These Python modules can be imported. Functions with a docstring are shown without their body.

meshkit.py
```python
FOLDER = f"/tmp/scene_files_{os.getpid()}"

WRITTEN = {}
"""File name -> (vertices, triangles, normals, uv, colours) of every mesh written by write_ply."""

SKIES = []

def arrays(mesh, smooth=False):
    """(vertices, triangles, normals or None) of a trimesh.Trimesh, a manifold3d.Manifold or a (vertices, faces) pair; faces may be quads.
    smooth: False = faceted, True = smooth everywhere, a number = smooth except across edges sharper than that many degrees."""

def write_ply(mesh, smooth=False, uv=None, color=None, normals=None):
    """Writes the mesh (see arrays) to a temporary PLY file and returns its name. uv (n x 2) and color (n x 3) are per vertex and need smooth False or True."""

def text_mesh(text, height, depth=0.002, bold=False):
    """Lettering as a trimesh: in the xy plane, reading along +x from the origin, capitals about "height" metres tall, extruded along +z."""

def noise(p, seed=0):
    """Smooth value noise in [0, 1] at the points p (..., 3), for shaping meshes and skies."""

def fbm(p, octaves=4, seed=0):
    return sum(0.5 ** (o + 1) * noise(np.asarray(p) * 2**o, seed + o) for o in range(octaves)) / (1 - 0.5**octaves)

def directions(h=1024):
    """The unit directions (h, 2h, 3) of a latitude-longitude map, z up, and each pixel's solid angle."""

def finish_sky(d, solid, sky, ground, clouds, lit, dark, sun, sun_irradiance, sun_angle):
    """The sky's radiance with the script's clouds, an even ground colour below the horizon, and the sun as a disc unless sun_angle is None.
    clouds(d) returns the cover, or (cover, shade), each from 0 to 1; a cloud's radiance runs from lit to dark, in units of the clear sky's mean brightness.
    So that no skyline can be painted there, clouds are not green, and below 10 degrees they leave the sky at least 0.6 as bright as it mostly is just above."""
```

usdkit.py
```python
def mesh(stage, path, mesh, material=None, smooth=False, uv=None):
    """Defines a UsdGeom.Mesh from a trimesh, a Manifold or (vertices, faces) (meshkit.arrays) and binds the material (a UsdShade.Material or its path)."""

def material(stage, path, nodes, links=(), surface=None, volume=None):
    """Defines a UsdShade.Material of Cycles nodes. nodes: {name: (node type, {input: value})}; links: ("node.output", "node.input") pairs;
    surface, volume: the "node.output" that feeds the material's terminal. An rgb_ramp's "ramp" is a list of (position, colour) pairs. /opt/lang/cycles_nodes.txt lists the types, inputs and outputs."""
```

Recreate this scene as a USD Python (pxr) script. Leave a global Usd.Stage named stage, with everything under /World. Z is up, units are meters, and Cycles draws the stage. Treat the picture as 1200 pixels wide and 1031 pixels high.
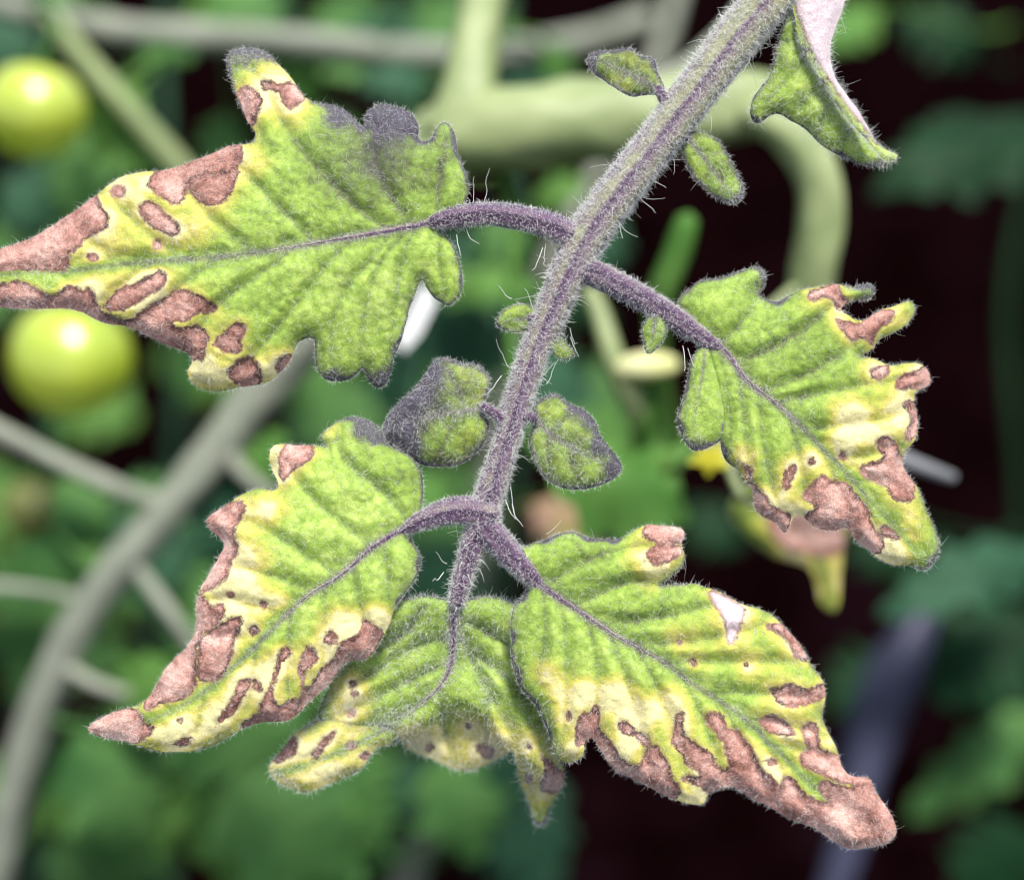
import math, random
import numpy as np, trimesh, usdkit
from meshkit import noise, fbm
from scipy.spatial import Delaunay, cKDTree
from scipy.interpolate import CubicSpline
from pxr import Usd, UsdGeom, UsdLux, UsdShade, Sdf, Gf, Vt

stage = Usd.Stage.CreateInMemory()
UsdGeom.SetStageUpAxis(stage, 'Z'); UsdGeom.SetStageMetersPerUnit(stage, 1.0)
UsdGeom.Xform.Define(stage, '/World'); UsdGeom.Scope.Define(stage, '/World/Looks')
rng = np.random.default_rng(7); random.seed(7)

# ---------------------------------------------------------------- camera, sky, sun, exposure
PITCH = math.radians(35); DIST = 0.22; CENTRE = np.array([0, 0, 0.45]); PXM = 1e-4     # 1 photo pixel = 0.1 mm on the leaf
F = np.array([0, math.cos(PITCH), -math.sin(PITCH)]); R = np.array([1.0, 0, 0]); U = np.array([0, math.sin(PITCH), math.cos(PITCH)])
CAM = CENTRE - DIST * F
EXPOSURE = 1.98
cam = UsdGeom.Camera.Define(stage, '/World/camera')
cam.CreateFocalLengthAttr(50.0); cam.CreateHorizontalApertureAttr(50 * 0.12 / DIST); cam.CreateVerticalApertureAttr(50 * 0.12 / DIST * 879 / 1024)
cam.CreateFStopAttr(4.7); cam.CreateFocusDistanceAttr(DIST + 0.0006); cam.CreateClippingRangeAttr(Gf.Vec2f(0.01, 200)); cam.CreateExposureAttr(EXPOSURE)
M4 = np.eye(4); M4[0, :3] = R; M4[1, :3] = U; M4[2, :3] = -F; M4[3, :3] = CAM
cam.AddTransformOp().Set(Gf.Matrix4d(*M4.ravel().tolist()))

SUN_DIR = -F * math.cos(math.radians(49)) + (U * 0.97 + R * 0.22) / math.hypot(0.97, 0.22) * math.sin(math.radians(49))
SUN_DIR /= np.linalg.norm(SUN_DIR)
elev, rot = math.asin(SUN_DIR[2]), math.atan2(SUN_DIR[0], SUN_DIR[1])
sunl = UsdLux.DistantLight.Define(stage, '/World/sun')
sunl.CreateIntensityAttr(0.4); sunl.CreateAngleAttr(14.0); sunl.CreateNormalizeAttr(True); sunl.CreateColorAttr(Gf.Vec3f(1, 0.95, 0.88))
zx = SUN_DIR; xx = np.cross([0, 1, 0], zx); xx /= np.linalg.norm(xx); yx = np.cross(zx, xx)
L4 = np.eye(4); L4[0, :3] = xx; L4[1, :3] = yx; L4[2, :3] = zx
sunl.AddTransformOp().Set(Gf.Matrix4d(*L4.ravel().tolist()))
sky = UsdLux.DomeLight.Define(stage, '/World/sky')
sm = usdkit.material(stage, '/World/Looks/sky_air', {
    'sky': ('sky_texture', {'sky_type': 'single_scattering', 'sun_disc': False, 'sun_elevation': elev, 'sun_rotation': rot}),
    'tc': ('texture_coordinate', {}), 'n': ('noise_texture', {'scale': 2.5, 'detail': 6.0}),
    'r': ('rgb_ramp', {'ramp': [(0.35, (0, 0, 0)), (0.62, (0.8, 0.8, 0.8))]}),
    'mx': ('mix', {'color2': (3.6, 3.7, 4.0)}), 'bg': ('background_shader', {'strength': 0.05})},
    [('tc.generated', 'n.vector'), ('n.fac', 'r.fac'), ('r.color', 'mx.fac'), ('sky.color', 'mx.color1'), ('mx.color', 'bg.color')], surface='bg.background')
UsdShade.MaterialBindingAPI.Apply(sky.GetPrim()).Bind(sm)

def at(px, py, depth=0.0):
    """points in the place: photo direction (px, py), depth in 0.1 mm behind the plane of the sharp leaf"""
    px, py, depth = np.broadcast_arrays(np.asarray(px, float), np.asarray(py, float), np.asarray(depth, float))
    s = 0.12 / 1200 / DIST
    d = F + ((px - 600) * s)[..., None] * R - ((py - 515.5) * s)[..., None] * U
    return CAM + (DIST + depth * PXM)[..., None] * d

# ---------------------------------------------------------------- helpers
used = {}
def path_for(name, parent):
    base = (parent or '/World') + '/' + name
    k = used.get(base, -1) + 1; used[base] = k
    return base if k == 0 else f'{base}_{k:03d}'
def setp(prim, **kw):
    for k, v in kw.items():
        if v: prim.SetCustomDataByKey(k, v)
    return prim
def thing(name, label, cat, group=None, kind=None):
    p = path_for(name, None); x = UsdGeom.Xform.Define(stage, p)
    setp(x.GetPrim(), label=label, category=cat, group=group, kind=kind)
    return p
def obj(name, mesh, mat, parent=None, smooth=True, prim=None, **kw):
    p = path_for(name, parent)
    m = usdkit.mesh(stage, p, mesh, mat, smooth)
    for k, v in (prim or {}).items():
        UsdGeom.PrimvarsAPI(m).CreatePrimvar(k, Sdf.ValueTypeNames.Color3fArray, 'vertex').Set(Vt.Vec3fArray.FromNumpy(np.asarray(v, np.float32)))
    setp(m.GetPrim(), **kw)
    return p
def curves(name, pts, widths, mat, parent, **kw):
    """pts (n, k, 3) hairs, widths (n, k)"""
    p = path_for(name, parent); n, k = pts.shape[:2]
    c = UsdGeom.BasisCurves.Define(stage, p)
    c.CreateTypeAttr('linear'); c.CreatePointsAttr(Vt.Vec3fArray.FromNumpy(pts.reshape(-1, 3).astype(np.float32)))
    c.CreateCurveVertexCountsAttr(Vt.IntArray.FromNumpy(np.full(n, k, np.int32)))
    c.CreateWidthsAttr(Vt.FloatArray.FromNumpy(widths.ravel().astype(np.float32))); c.SetWidthsInterpolation('vertex')
    UsdShade.MaterialBindingAPI.Apply(c.GetPrim()).Bind(mat)
    setp(c.GetPrim(), **kw)
    return p
def C(ox, oy, sc, *pts): return [(ox + x / sc, oy + y / sc) for x, y in pts]
def smooth_loop(P, step=2.6, jitter=0.0, seed=0):
    P = np.asarray(P, float); Q = np.vstack([P, P[:1]])
    t = np.r_[0, np.cumsum(np.sqrt(np.linalg.norm(np.diff(Q, axis=0), axis=1)) + 1e-6)]
    cs = CubicSpline(t, Q, bc_type='periodic')
    tt = np.linspace(0, t[-1], 4000, endpoint=False); D = cs(tt)
    s = np.r_[0, np.cumsum(np.linalg.norm(np.diff(np.vstack([D, D[:1]]), axis=0), axis=1))]
    n = max(int(s[-1] / step), 12); si = np.linspace(0, s[-1], n, endpoint=False)
    D = np.vstack([D, D[:1]]); O = np.stack([np.interp(si, s, D[:, k]) for k in (0, 1)], 1)
    if jitter:
        w = np.stack([fbm(np.c_[O / 7.0, np.full(n, 3.1 + seed)], 3, 5), fbm(np.c_[O / 7.0, np.full(n, 9.7 + seed)], 3, 11)], 1) - 0.5
        O = O + w * jitter * 2
    return O
def resample(P, step=4.0):
    P = np.asarray(P, float)
    t = np.r_[0, np.cumsum(np.linalg.norm(np.diff(P[:, :2], axis=0), axis=1))]
    n = max(int(t[-1] / step), 6); tt = np.linspace(0, t[-1], n)
    return CubicSpline(t, P)(tt) if len(P) > 2 else np.stack([np.interp(tt, t, P[:, k]) for k in range(P.shape[1])], 1)
def seg_dist(X, poly, closed=False):
    P = np.asarray(poly, float)[:, :2]; Q = np.roll(P, -1, 0) if closed else P[1:]; P = P if closed else P[:-1]
    best = np.full(len(X), 1e9)
    for a, b in zip(P, Q):
        d = b - a; t = np.clip(((X - a) @ d) / max(d @ d, 1e-9), 0, 1)
        best = np.minimum(best, ((X - a - t[:, None] * d) ** 2).sum(1))
    return np.sqrt(best)
def inside(X, P):
    P = np.asarray(P, float); r = np.zeros(len(X), bool); Q = np.roll(P, -1, 0)
    for (x1, y1), (x2, y2) in zip(P, Q):
        c = ((y1 > X[:, 1]) != (y2 > X[:, 1]))
        if y1 != y2: r ^= c & (X[:, 0] < (x2 - x1) * (X[:, 1] - y1) / (y2 - y1) + x1)
    return r
sstep = lambda x, a, b: (lambda t: t * t * (3 - 2 * t))(np.clip((x - a) / (b - a), 0, 1))

# ---------------------------------------------------------------- materials
lin = lambda r, g, b, k=1.0: tuple(k * ((c / 255 / 12.92) if c < 10 else ((c / 255 + 0.055) / 1.055) ** 2.4) for c in (r, g, b))
def M(name, nodes, links, surface): return usdkit.material(stage, '/World/Looks/' + name, nodes, links, surface=surface)
def leaf_material():
    N = {
     'pos': ('geometry', {}), 'ma': ('attribute', {'attribute': 'mask'}), 'le': ('attribute', {'attribute': 'lesion'}),
     'sa': ('separate_color', {}), 'sl': ('separate_color', {}),
     'n1': ('noise_texture', {'scale': 1500., 'detail': 4., 'roughness': 0.6}), 'n2': ('noise_texture', {'scale': 420., 'detail': 4., 'roughness': 0.6}),
     'n3': ('noise_texture', {'scale': 5200., 'detail': 3., 'roughness': 0.65}), 'vo': ('voronoi_texture', {'scale': 900.}),
     # signed lesion distance in px, with a ragged border
     'w0': ('math', {'math_type': 'multiply_add', 'value2': 40., 'value3': -20.}), 'w1': ('math', {'math_type': 'multiply_add', 'value2': 12., 'value3': -6.}),
     'w2': ('math', {'math_type': 'add'}), 'w3': ('math', {'math_type': 'multiply_add', 'value2': 8., 'value3': -4.}), 'sd': ('math', {'math_type': 'add'}),
     'lf': ('map_range', {'range_type': 'smoothstep', 'from_min': -2.6, 'from_max': 1.2, 'to_min': 0., 'to_max': 1.}),
     'bd': ('rgb_ramp', {'ramp': [(0.0, (0, 0, 0)), (0.42, (0, 0, 0)), (0.5, (1, 1, 1)), (0.6, (0.9,)*3), (0.7, (0.3,)*3), (0.85, (0, 0, 0)), (1.0, (0, 0, 0))]}),
     'bn': ('map_range', {'from_min': 0.36, 'from_max': 0.6, 'to_min': 0.25, 'to_max': 1.0, 'clamp': True}), 'bx': ('math', {'math_type': 'multiply'}), 'rgb': ('rgb_to_bw', {}), 'sdn': ('map_range', {'from_min': -10., 'from_max': 10., 'to_min': 0., 'to_max': 1., 'clamp': True}),
     'brc': ('rgb_ramp', {'ramp': [(0.33, lin(110, 68, 56)), (0.42, lin(156, 106, 92)), (0.51, lin(198, 148, 134)), (0.61, lin(230, 190, 176))]}),
     'brd': ('mix', {'color2': lin(66, 36, 38)}), 'brp': ('mix', {'color2': lin(226, 206, 212)}), 'bm': ('mix', {'fac': 0.5}), 'n4': ('noise_texture', {'scale': 170., 'detail': 2.}), 'bm2': ('mix', {'fac': 0.45}), 'lg': ('rgb_ramp', {'ramp': [(0.3, (0.55,) * 3), (0.5, (1.0,) * 3), (0.7, (1.3,) * 3)]}), 'lgm': ('mix', {'mix_type': 'multiply', 'fac': 1.0}), 'n5': ('noise_texture', {'scale': 9000., 'detail': 2.}), 'bs': ('math', {'math_type': 'multiply_add', 'value2': 0.13, 'value3': -0.105}), 'ba': ('math', {'math_type': 'add'}), 'lw': ('math', {'math_type': 'multiply'}), 'h4': ('math', {'math_type': 'multiply_add', 'value2': 1.3}),
     # living tissue
     't0': ('math', {'math_type': 'multiply_add', 'value2': 1.0, 'value3': -0.5}), 't1': ('math', {'math_type': 'add'}),
     't2': ('math', {'math_type': 'multiply_add', 'value2': 0.7, 'value3': -0.35}), 't3': ('math', {'math_type': 'add'}),
     'gr': ('rgb_ramp', {'ramp': [(0.0, lin(70, 78, 48)), (0.25, lin(100, 116, 52)), (0.5, lin(130, 158, 62)), (0.75, lin(156, 186, 76)), (1.0, lin(188, 210, 104))]}),
     'y0': ('math', {'math_type': 'multiply_add', 'value2': 0.9, 'value3': -0.45}), 'y1': ('math', {'math_type': 'add'}),
     'yf': ('map_range', {'range_type': 'smoothstep', 'from_min': 0.05, 'from_max': 0.85, 'to_min': 0., 'to_max': 0.97}),
     'yc': ('rgb_ramp', {'ramp': [(0.15, lin(160, 180, 58)), (0.45, lin(198, 194, 78)), (0.78, lin(220, 208, 108)), (1.0, lin(240, 230, 168))]}), 'my': ('mix', {}),
     'pc': ('rgb_ramp', {'ramp': [(0.3, lin(46, 39, 56)), (0.55, lin(80, 71, 93)), (0.75, lin(124, 117, 135))]}),
     'p0': ('math', {'math_type': 'multiply_add', 'value2': 0.9, 'value3': -0.45}), 'p1': ('math', {'math_type': 'add'}),
     'pf': ('map_range', {'range_type': 'smoothstep', 'from_min': 0.2, 'from_max': 0.8, 'to_min': 0., 'to_max': 0.92}), 'mp': ('mix', {}),
     'vc': ('rgb_ramp', {'ramp': [(0.3, lin(84, 72, 88)), (0.7, lin(132, 128, 120))]}), 'mv': ('mix', {}), 'ml': ('mix', {}),
     'sp': ('rgb_ramp', {'ramp': [(0.25, (0.74,) * 3), (0.5, (1.0,) * 3), (0.75, (1.15,) * 3)]}), 'mul': ('mix', {'mix_type': 'multiply', 'fac': 1.0}),
     'h1': ('math', {'math_type': 'multiply', 'value2': 0.5}), 'h2': ('math', {'math_type': 'multiply_add', 'value2': 0.9}), 'h3': ('math', {'math_type': 'multiply_add', 'value2': 0.5}),
     'bu': ('bump', {'strength': 0.5, 'distance': 0.0003}),
     'p': ('principled_bsdf', {'roughness': 0.55, 'specular_ior_level': 0.35, 'sheen_weight': 0.25, 'sheen_roughness': 0.5, 'sheen_tint': (0.95, 0.95, 1.0)}),
     'tr': ('translucent_bsdf', {}), 'mx': ('mix_closure', {'fac': 0.16})}
    L = [('ma.color', 'sa.color'), ('le.color', 'sl.color')] + [('pos.position', f'{n}.vector') for n in ('n1', 'n2', 'n3', 'vo')] + [
     ('sl.r', 'w0.value1'), ('n1.fac', 'w1.value1'), ('w0.value', 'w2.value1'), ('w1.value', 'w2.value2'), ('n3.fac', 'w3.value1'), ('w2.value', 'sd.value1'), ('w3.value', 'sd.value2'),
     ('sd.value', 'lf.value'), ('sd.value', 'sdn.value'), ('sdn.result', 'bd.fac'), ('n1.fac', 'bm.color1'), ('n2.fac', 'bm.color2'), ('bm.color', 'bm2.color1'), ('n4.fac', 'bm2.color2'), ('pos.position', 'n4.vector'), ('sdn.result', 'bs.value1'), ('bm2.color', 'ba.value1'), ('bs.value', 'ba.value2'), ('ba.value', 'brc.fac'), ('lf.result', 'lw.value1'), ('n1.fac', 'lw.value2'), ('lw.value', 'h4.value1'), ('h3.value', 'h4.value3'), ('brc.color', 'brd.color1'), ('bd.color', 'rgb.color'), ('n2.fac', 'bn.value'), ('bn.result', 'bx.value1'), ('rgb.val', 'bx.value2'), ('bx.value', 'brd.fac'),
     ('sl.g', 'brp.fac'), ('brd.color', 'brp.color1'),
     ('n2.fac', 't0.value1'), ('sl.b', 't1.value1'), ('t0.value', 't1.value2'), ('n1.fac', 't2.value1'), ('t1.value', 't3.value1'), ('t2.value', 't3.value2'), ('t3.value', 'gr.fac'),
     ('n2.fac', 'y0.value1'), ('sa.r', 'y1.value1'), ('y0.value', 'y1.value2'), ('y1.value', 'yf.value'), ('y1.value', 'yc.fac'), ('gr.color', 'my.color1'), ('yc.color', 'my.color2'), ('yf.result', 'my.fac'),
     ('n3.fac', 'pc.fac'), ('n1.fac', 'p0.value1'), ('sa.g', 'p1.value1'), ('p0.value', 'p1.value2'), ('p1.value', 'pf.value'), ('my.color', 'mp.color1'), ('pc.color', 'mp.color2'), ('pf.result', 'mp.fac'),
     ('n3.fac', 'vc.fac'), ('mp.color', 'mv.color1'), ('vc.color', 'mv.color2'), ('sa.b', 'mv.fac'),
     ('mv.color', 'ml.color1'), ('n5.fac', 'lg.fac'), ('pos.position', 'n5.vector'), ('brp.color', 'lgm.color1'), ('lg.color', 'lgm.color2'), ('lgm.color', 'ml.color2'), ('lf.result', 'ml.fac'), ('n3.fac', 'sp.fac'), ('ml.color', 'mul.color1'), ('sp.color', 'mul.color2'),
     ('vo.distance', 'h1.value1'), ('n3.fac', 'h2.value1'), ('h1.value', 'h2.value3'), ('n1.fac', 'h3.value1'), ('h2.value', 'h3.value3'), ('h4.value', 'bu.height'), ('bu.normal', 'p.normal'),
     ('mul.color', 'p.base_color'), ('mul.color', 'tr.color'), ('p.BSDF', 'mx.closure1'), ('tr.BSDF', 'mx.closure2')]
    return M('leaflet_tissue', N, L, 'mx.closure')
LEAF = leaf_material()
def stem_material(name, cols, purple=True):
    return M(name, {'pos': ('geometry', {}), 'at': ('attribute', {'attribute': 'mask'}), 's': ('separate_color', {}),
      'n': ('noise_texture', {'scale': 2600., 'detail': 4., 'roughness': 0.65}), 'n2': ('noise_texture', {'scale': 500., 'detail': 3.}),
      'a': ('math', {'math_type': 'multiply_add', 'value2': 0.5, 'value3': -0.25}), 'b': ('math', {'math_type': 'add'}),
      'r': ('rgb_ramp', {'ramp': cols}), 'sp': ('rgb_ramp', {'ramp': [(0.3, (0.6,) * 3), (0.5, (1.,) * 3), (0.7, (1.45,) * 3)]}),
      'mul': ('mix', {'mix_type': 'multiply', 'fac': 1.0}), 'bu': ('bump', {'strength': 0.8, 'distance': 0.0003}),
      'p': ('principled_bsdf', {'roughness': 0.5, 'specular_ior_level': 0.4, 'sheen_weight': 0.3})},
      [('at.color', 's.color'), ('pos.position', 'n.vector'), ('pos.position', 'n2.vector'), ('n2.fac', 'a.value1'), ('s.r', 'b.value1'), ('a.value', 'b.value2'), ('b.value', 'r.fac'),
       ('r.color', 'mul.color1'), ('n.fac', 'sp.fac'), ('sp.color', 'mul.color2'), ('mul.color', 'p.base_color'), ('n.fac', 'bu.height'), ('bu.normal', 'p.normal')], 'p.BSDF')
STEM = stem_material('purple_stem', [(0.0, lin(62, 38, 66)), (0.35, lin(96, 70, 98)), (0.65, lin(120, 104, 110)), (1.0, lin(142, 142, 112))])
HAIR = M('plant_hair', {'p': ('principled_bsdf', {'base_color': (0.86, 0.86, 0.84), 'roughness': 0.4, 'specular_ior_level': 0.6}), 't': ('translucent_bsdf', {'color': (0.85, 0.86, 0.82)}), 'm': ('mix_closure', {'fac': 0.35})},
         [('p.BSDF', 'm.closure1'), ('t.BSDF', 'm.closure2')], 'm.closure')
def plain(name, c0, c1, scale=150., rough=0.6, spec=0.15, trans=0.15, bump=0.0008):
    return M(name, {'pos': ('geometry', {}), 'n': ('noise_texture', {'scale': scale, 'detail': 4.}), 'r': ('rgb_ramp', {'ramp': [(0.3, c0), (0.7, c1)]}), 'bu': ('bump', {'strength': 0.6, 'distance': bump}),
      'p': ('principled_bsdf', {'roughness': rough, 'specular_ior_level': spec}), 't': ('translucent_bsdf', {}), 'm': ('mix_closure', {'fac': trans})},
      [('pos.position', 'n.vector'), ('n.fac', 'r.fac'), ('r.color', 'p.base_color'), ('r.color', 't.color'), ('n.fac', 'bu.height'), ('bu.normal', 'p.normal'), ('p.BSDF', 'm.closure1'), ('t.BSDF', 'm.closure2')], 'm.closure')
PALE_STEM = plain('pale_stem', lin(128, 144, 94), lin(160, 172, 122), 120., 0.5, 0.4, 0.05)
GREY_STEM = plain('grey_stem', lin(124, 130, 114), lin(150, 154, 138), 120., 0.55, 0.3, 0.03)
G_MID = plain('leaf_mid_green', lin(54, 96, 48), lin(86, 126, 66), 90.)
G_LIGHT = plain('leaf_light_green', lin(70, 116, 48), lin(98, 138, 66), 90.)
G_TEAL = plain('leaf_teal_green', lin(36, 72, 50), lin(58, 96, 70), 90.)
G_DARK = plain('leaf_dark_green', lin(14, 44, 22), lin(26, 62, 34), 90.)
G_SICK = plain('leaf_spotted', lin(168, 160, 92), lin(188, 150, 130), 140.)
BLUE = plain('bluish_strip', lin(40, 42, 62), lin(58, 60, 82), 60., 0.5, 0.4, 0.0)
FRUIT = M('green_fruit', {'pos': ('geometry', {}), 'n': ('noise_texture', {'scale': 70., 'detail': 3.}), 'r': ('rgb_ramp', {'ramp': [(0.3, lin(152, 176, 40)), (0.7, lin(186, 200, 66))]}),
      'p': ('principled_bsdf', {'roughness': 0.34, 'specular_ior_level': 0.8, 'coat_weight': 1.0, 'coat_roughness': 0.26})}, [('pos.position', 'n.vector'), ('n.fac', 'r.fac'), ('r.color', 'p.base_color')], 'p.BSDF')
FRUIT_B = M('ripening_fruit', {'p': ('principled_bsdf', {'base_color': lin(112, 116, 58), 'roughness': 0.35, 'specular_ior_level': 0.5})}, [], 'p.BSDF')
YELLOW = plain('yellow_petal', lin(236, 222, 40), lin(246, 238, 80), 200., 0.5, 0.3, 0.3)
WHITE = plain('bright_spot_white', lin(238, 240, 240), lin(248, 248, 248), 60., 0.4, 0.4, 0.0)  # white of the plate that imitates a blown-out bright spot
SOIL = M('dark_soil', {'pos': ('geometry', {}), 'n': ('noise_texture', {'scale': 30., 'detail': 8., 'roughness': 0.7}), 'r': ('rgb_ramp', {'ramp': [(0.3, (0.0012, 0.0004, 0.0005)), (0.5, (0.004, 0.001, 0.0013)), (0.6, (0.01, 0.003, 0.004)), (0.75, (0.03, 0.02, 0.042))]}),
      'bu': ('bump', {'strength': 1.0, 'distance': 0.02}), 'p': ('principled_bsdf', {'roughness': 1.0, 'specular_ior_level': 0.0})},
      [('pos.position', 'n.vector'), ('n.fac', 'r.fac'), ('r.color', 'p.base_color'), ('n.fac', 'bu.height'), ('bu.normal', 'p.normal')], 'p.BSDF')  # near-black: the shade under the plants is put into the soil colour

# ---------------------------------------------------------------- the ground
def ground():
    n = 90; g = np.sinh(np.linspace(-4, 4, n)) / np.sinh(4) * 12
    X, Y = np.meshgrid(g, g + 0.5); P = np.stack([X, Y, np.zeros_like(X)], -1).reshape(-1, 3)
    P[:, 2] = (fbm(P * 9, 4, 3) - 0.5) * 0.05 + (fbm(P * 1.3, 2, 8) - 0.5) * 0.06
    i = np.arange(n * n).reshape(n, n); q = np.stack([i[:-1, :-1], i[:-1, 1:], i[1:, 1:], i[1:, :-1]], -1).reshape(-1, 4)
    obj('soil', (P, q), SOIL, kind='structure', label='dark damp garden soil with the shade under the tomato plants put into its colour', category='soil')
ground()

# ---------------------------------------------------------------- tubes (stems, stalks)
def tube_mesh(path, ring=14, ridges=0.0, seed=0, cap=True, wob=0.0):
    """path rows: px, py, depth, width (photo px at the leaf's distance: scaled with distance so that it looks that wide)"""
    P = np.asarray(path, float); c = at(P[:, 0], P[:, 1], P[:, 2]); r = P[:, 3] * 0.47 * PXM * (DIST + P[:, 2] * PXM) / DIST
    T = np.gradient(c, axis=0); T /= np.linalg.norm(T, axis=1, keepdims=True)
    N = F - (T @ F)[:, None] * T; N /= np.linalg.norm(N, axis=1, keepdims=True); B = np.cross(T, N)
    a = np.linspace(0, 2 * np.pi, ring, endpoint=False); V = []
    for i in range(len(c)):
        k = 1 + ridges * (np.cos(5 * a + 0.6) + 0.5 * np.cos(8 * a + seed)) * 0.5
        if wob: k = k * (1 + wob * (noise(np.c_[np.full(ring, i * 0.21), 3 * np.cos(a), 3 * np.sin(a)], seed) - 0.5))
        V.append(c[i] + (np.cos(a)[:, None] * N[i] + np.sin(a)[:, None] * B[i]) * (r[i] * k)[:, None])
    V = np.array(V); m = len(c); idx = np.arange(m * ring).reshape(m, ring); nx = np.roll(idx, -1, 1)
    f = np.stack([idx[:-1], nx[:-1], nx[1:], idx[1:]], -1).reshape(-1, 4); f = np.vstack([f[:, [0, 1, 2]], f[:, [0, 2, 3]]])
    V = V.reshape(-1, 3)
    if cap:
        k = len(V); V = np.vstack([V, c[0] - T[0] * r[0] * 0.6, c[-1] + T[-1] * r[-1] * 0.6])
        f = np.vstack([f, np.stack([nx[0], idx[0], np.full(ring, k)], 1), np.stack([idx[-1], nx[-1], np.full(ring, k + 1)], 1)])
    return V, f
def surface_samples(V, f, n, keep=None):
    A = np.linalg.norm(np.cross(V[f[:, 1]] - V[f[:, 0]], V[f[:, 2]] - V[f[:, 0]]), axis=1)
    if keep is not None: A = A * keep
    t = rng.choice(len(f), n, p=A / A.sum()); u = rng.random((n, 2)); u = np.where(u.sum(1, keepdims=True) > 1, 1 - u, u)
    p = V[f[t, 0]] + u[:, :1] * (V[f[t, 1]] - V[f[t, 0]]) + u[:, 1:] * (V[f[t, 2]] - V[f[t, 0]])
    nn = np.cross(V[f[t, 1]] - V[f[t, 0]], V[f[t, 2]] - V[f[t, 0]]); nn /= np.maximum(np.linalg.norm(nn, axis=1, keepdims=True), 1e-20)
    return p, nn
def hair_points(p, n, length, spread=0.8, bend=0.5, k=4, lean=None):
    m = len(p); d = n + rng.normal(0, spread, (m, 3)); d /= np.linalg.norm(d, axis=1, keepdims=True)
    flip = (d * n).sum(1) < 0.15; d[flip] += n[flip] * 0.5
    d /= np.linalg.norm(d, axis=1, keepdims=True); b = rng.normal(0, bend, (m, 3)); b -= (b * d).sum(1, keepdims=True) * d
    t = np.linspace(0, 1, k)[None, :, None]; L = length[:, None, None]
    return p[:, None] - n[:, None] * 0.00002 + d[:, None] * t * L + b[:, None] * t ** 2 * L * 0.6
def taper(n, k, w0, tip=0.3): return np.broadcast_to(np.linspace(1, tip, k)[None], (n, k)) * (w0 * rng.uniform(0.75, 1.25, n))[:, None]

def hairy_tube(name, path, parent, tone0, tone1, density=0.55, ridges=0.17, label=None, hair_len=3.6, step=4.0):
    P = resample(path, step); V, f = tube_mesh(P, 28, ridges, seed=len(path), wob=0.12)
    ca = np.linspace(0, 2 * np.pi, 28, endpoint=False)
    tn = np.r_[(np.linspace(tone0, tone1, len(P))[:, None] + 0.34 * np.cos(5 * ca + 0.6) + 0.24 * np.cos(11 * ca)).ravel(), tone0, tone1] + (fbm(V * 900, 3, 4) - 0.5) * 0.5
    o = obj(name, (V, f), STEM, parent, True, {'mask': np.stack([tn] * 3, 1)}, label=label)
    area = (np.linalg.norm(np.diff(P[:, :2], axis=0), axis=1) * P[1:, 3]).sum() * math.pi
    n = int(area * density * 0.33); p, nn = surface_samples(V, f, n)
    L = rng.gamma(5, hair_len / 5, n) * PXM
    curves('hair', hair_points(p, nn, L, 0.7, 0.6), taper(n, 4, 0.42 * PXM), HAIR, o, kind='stuff')
    return o

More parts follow.
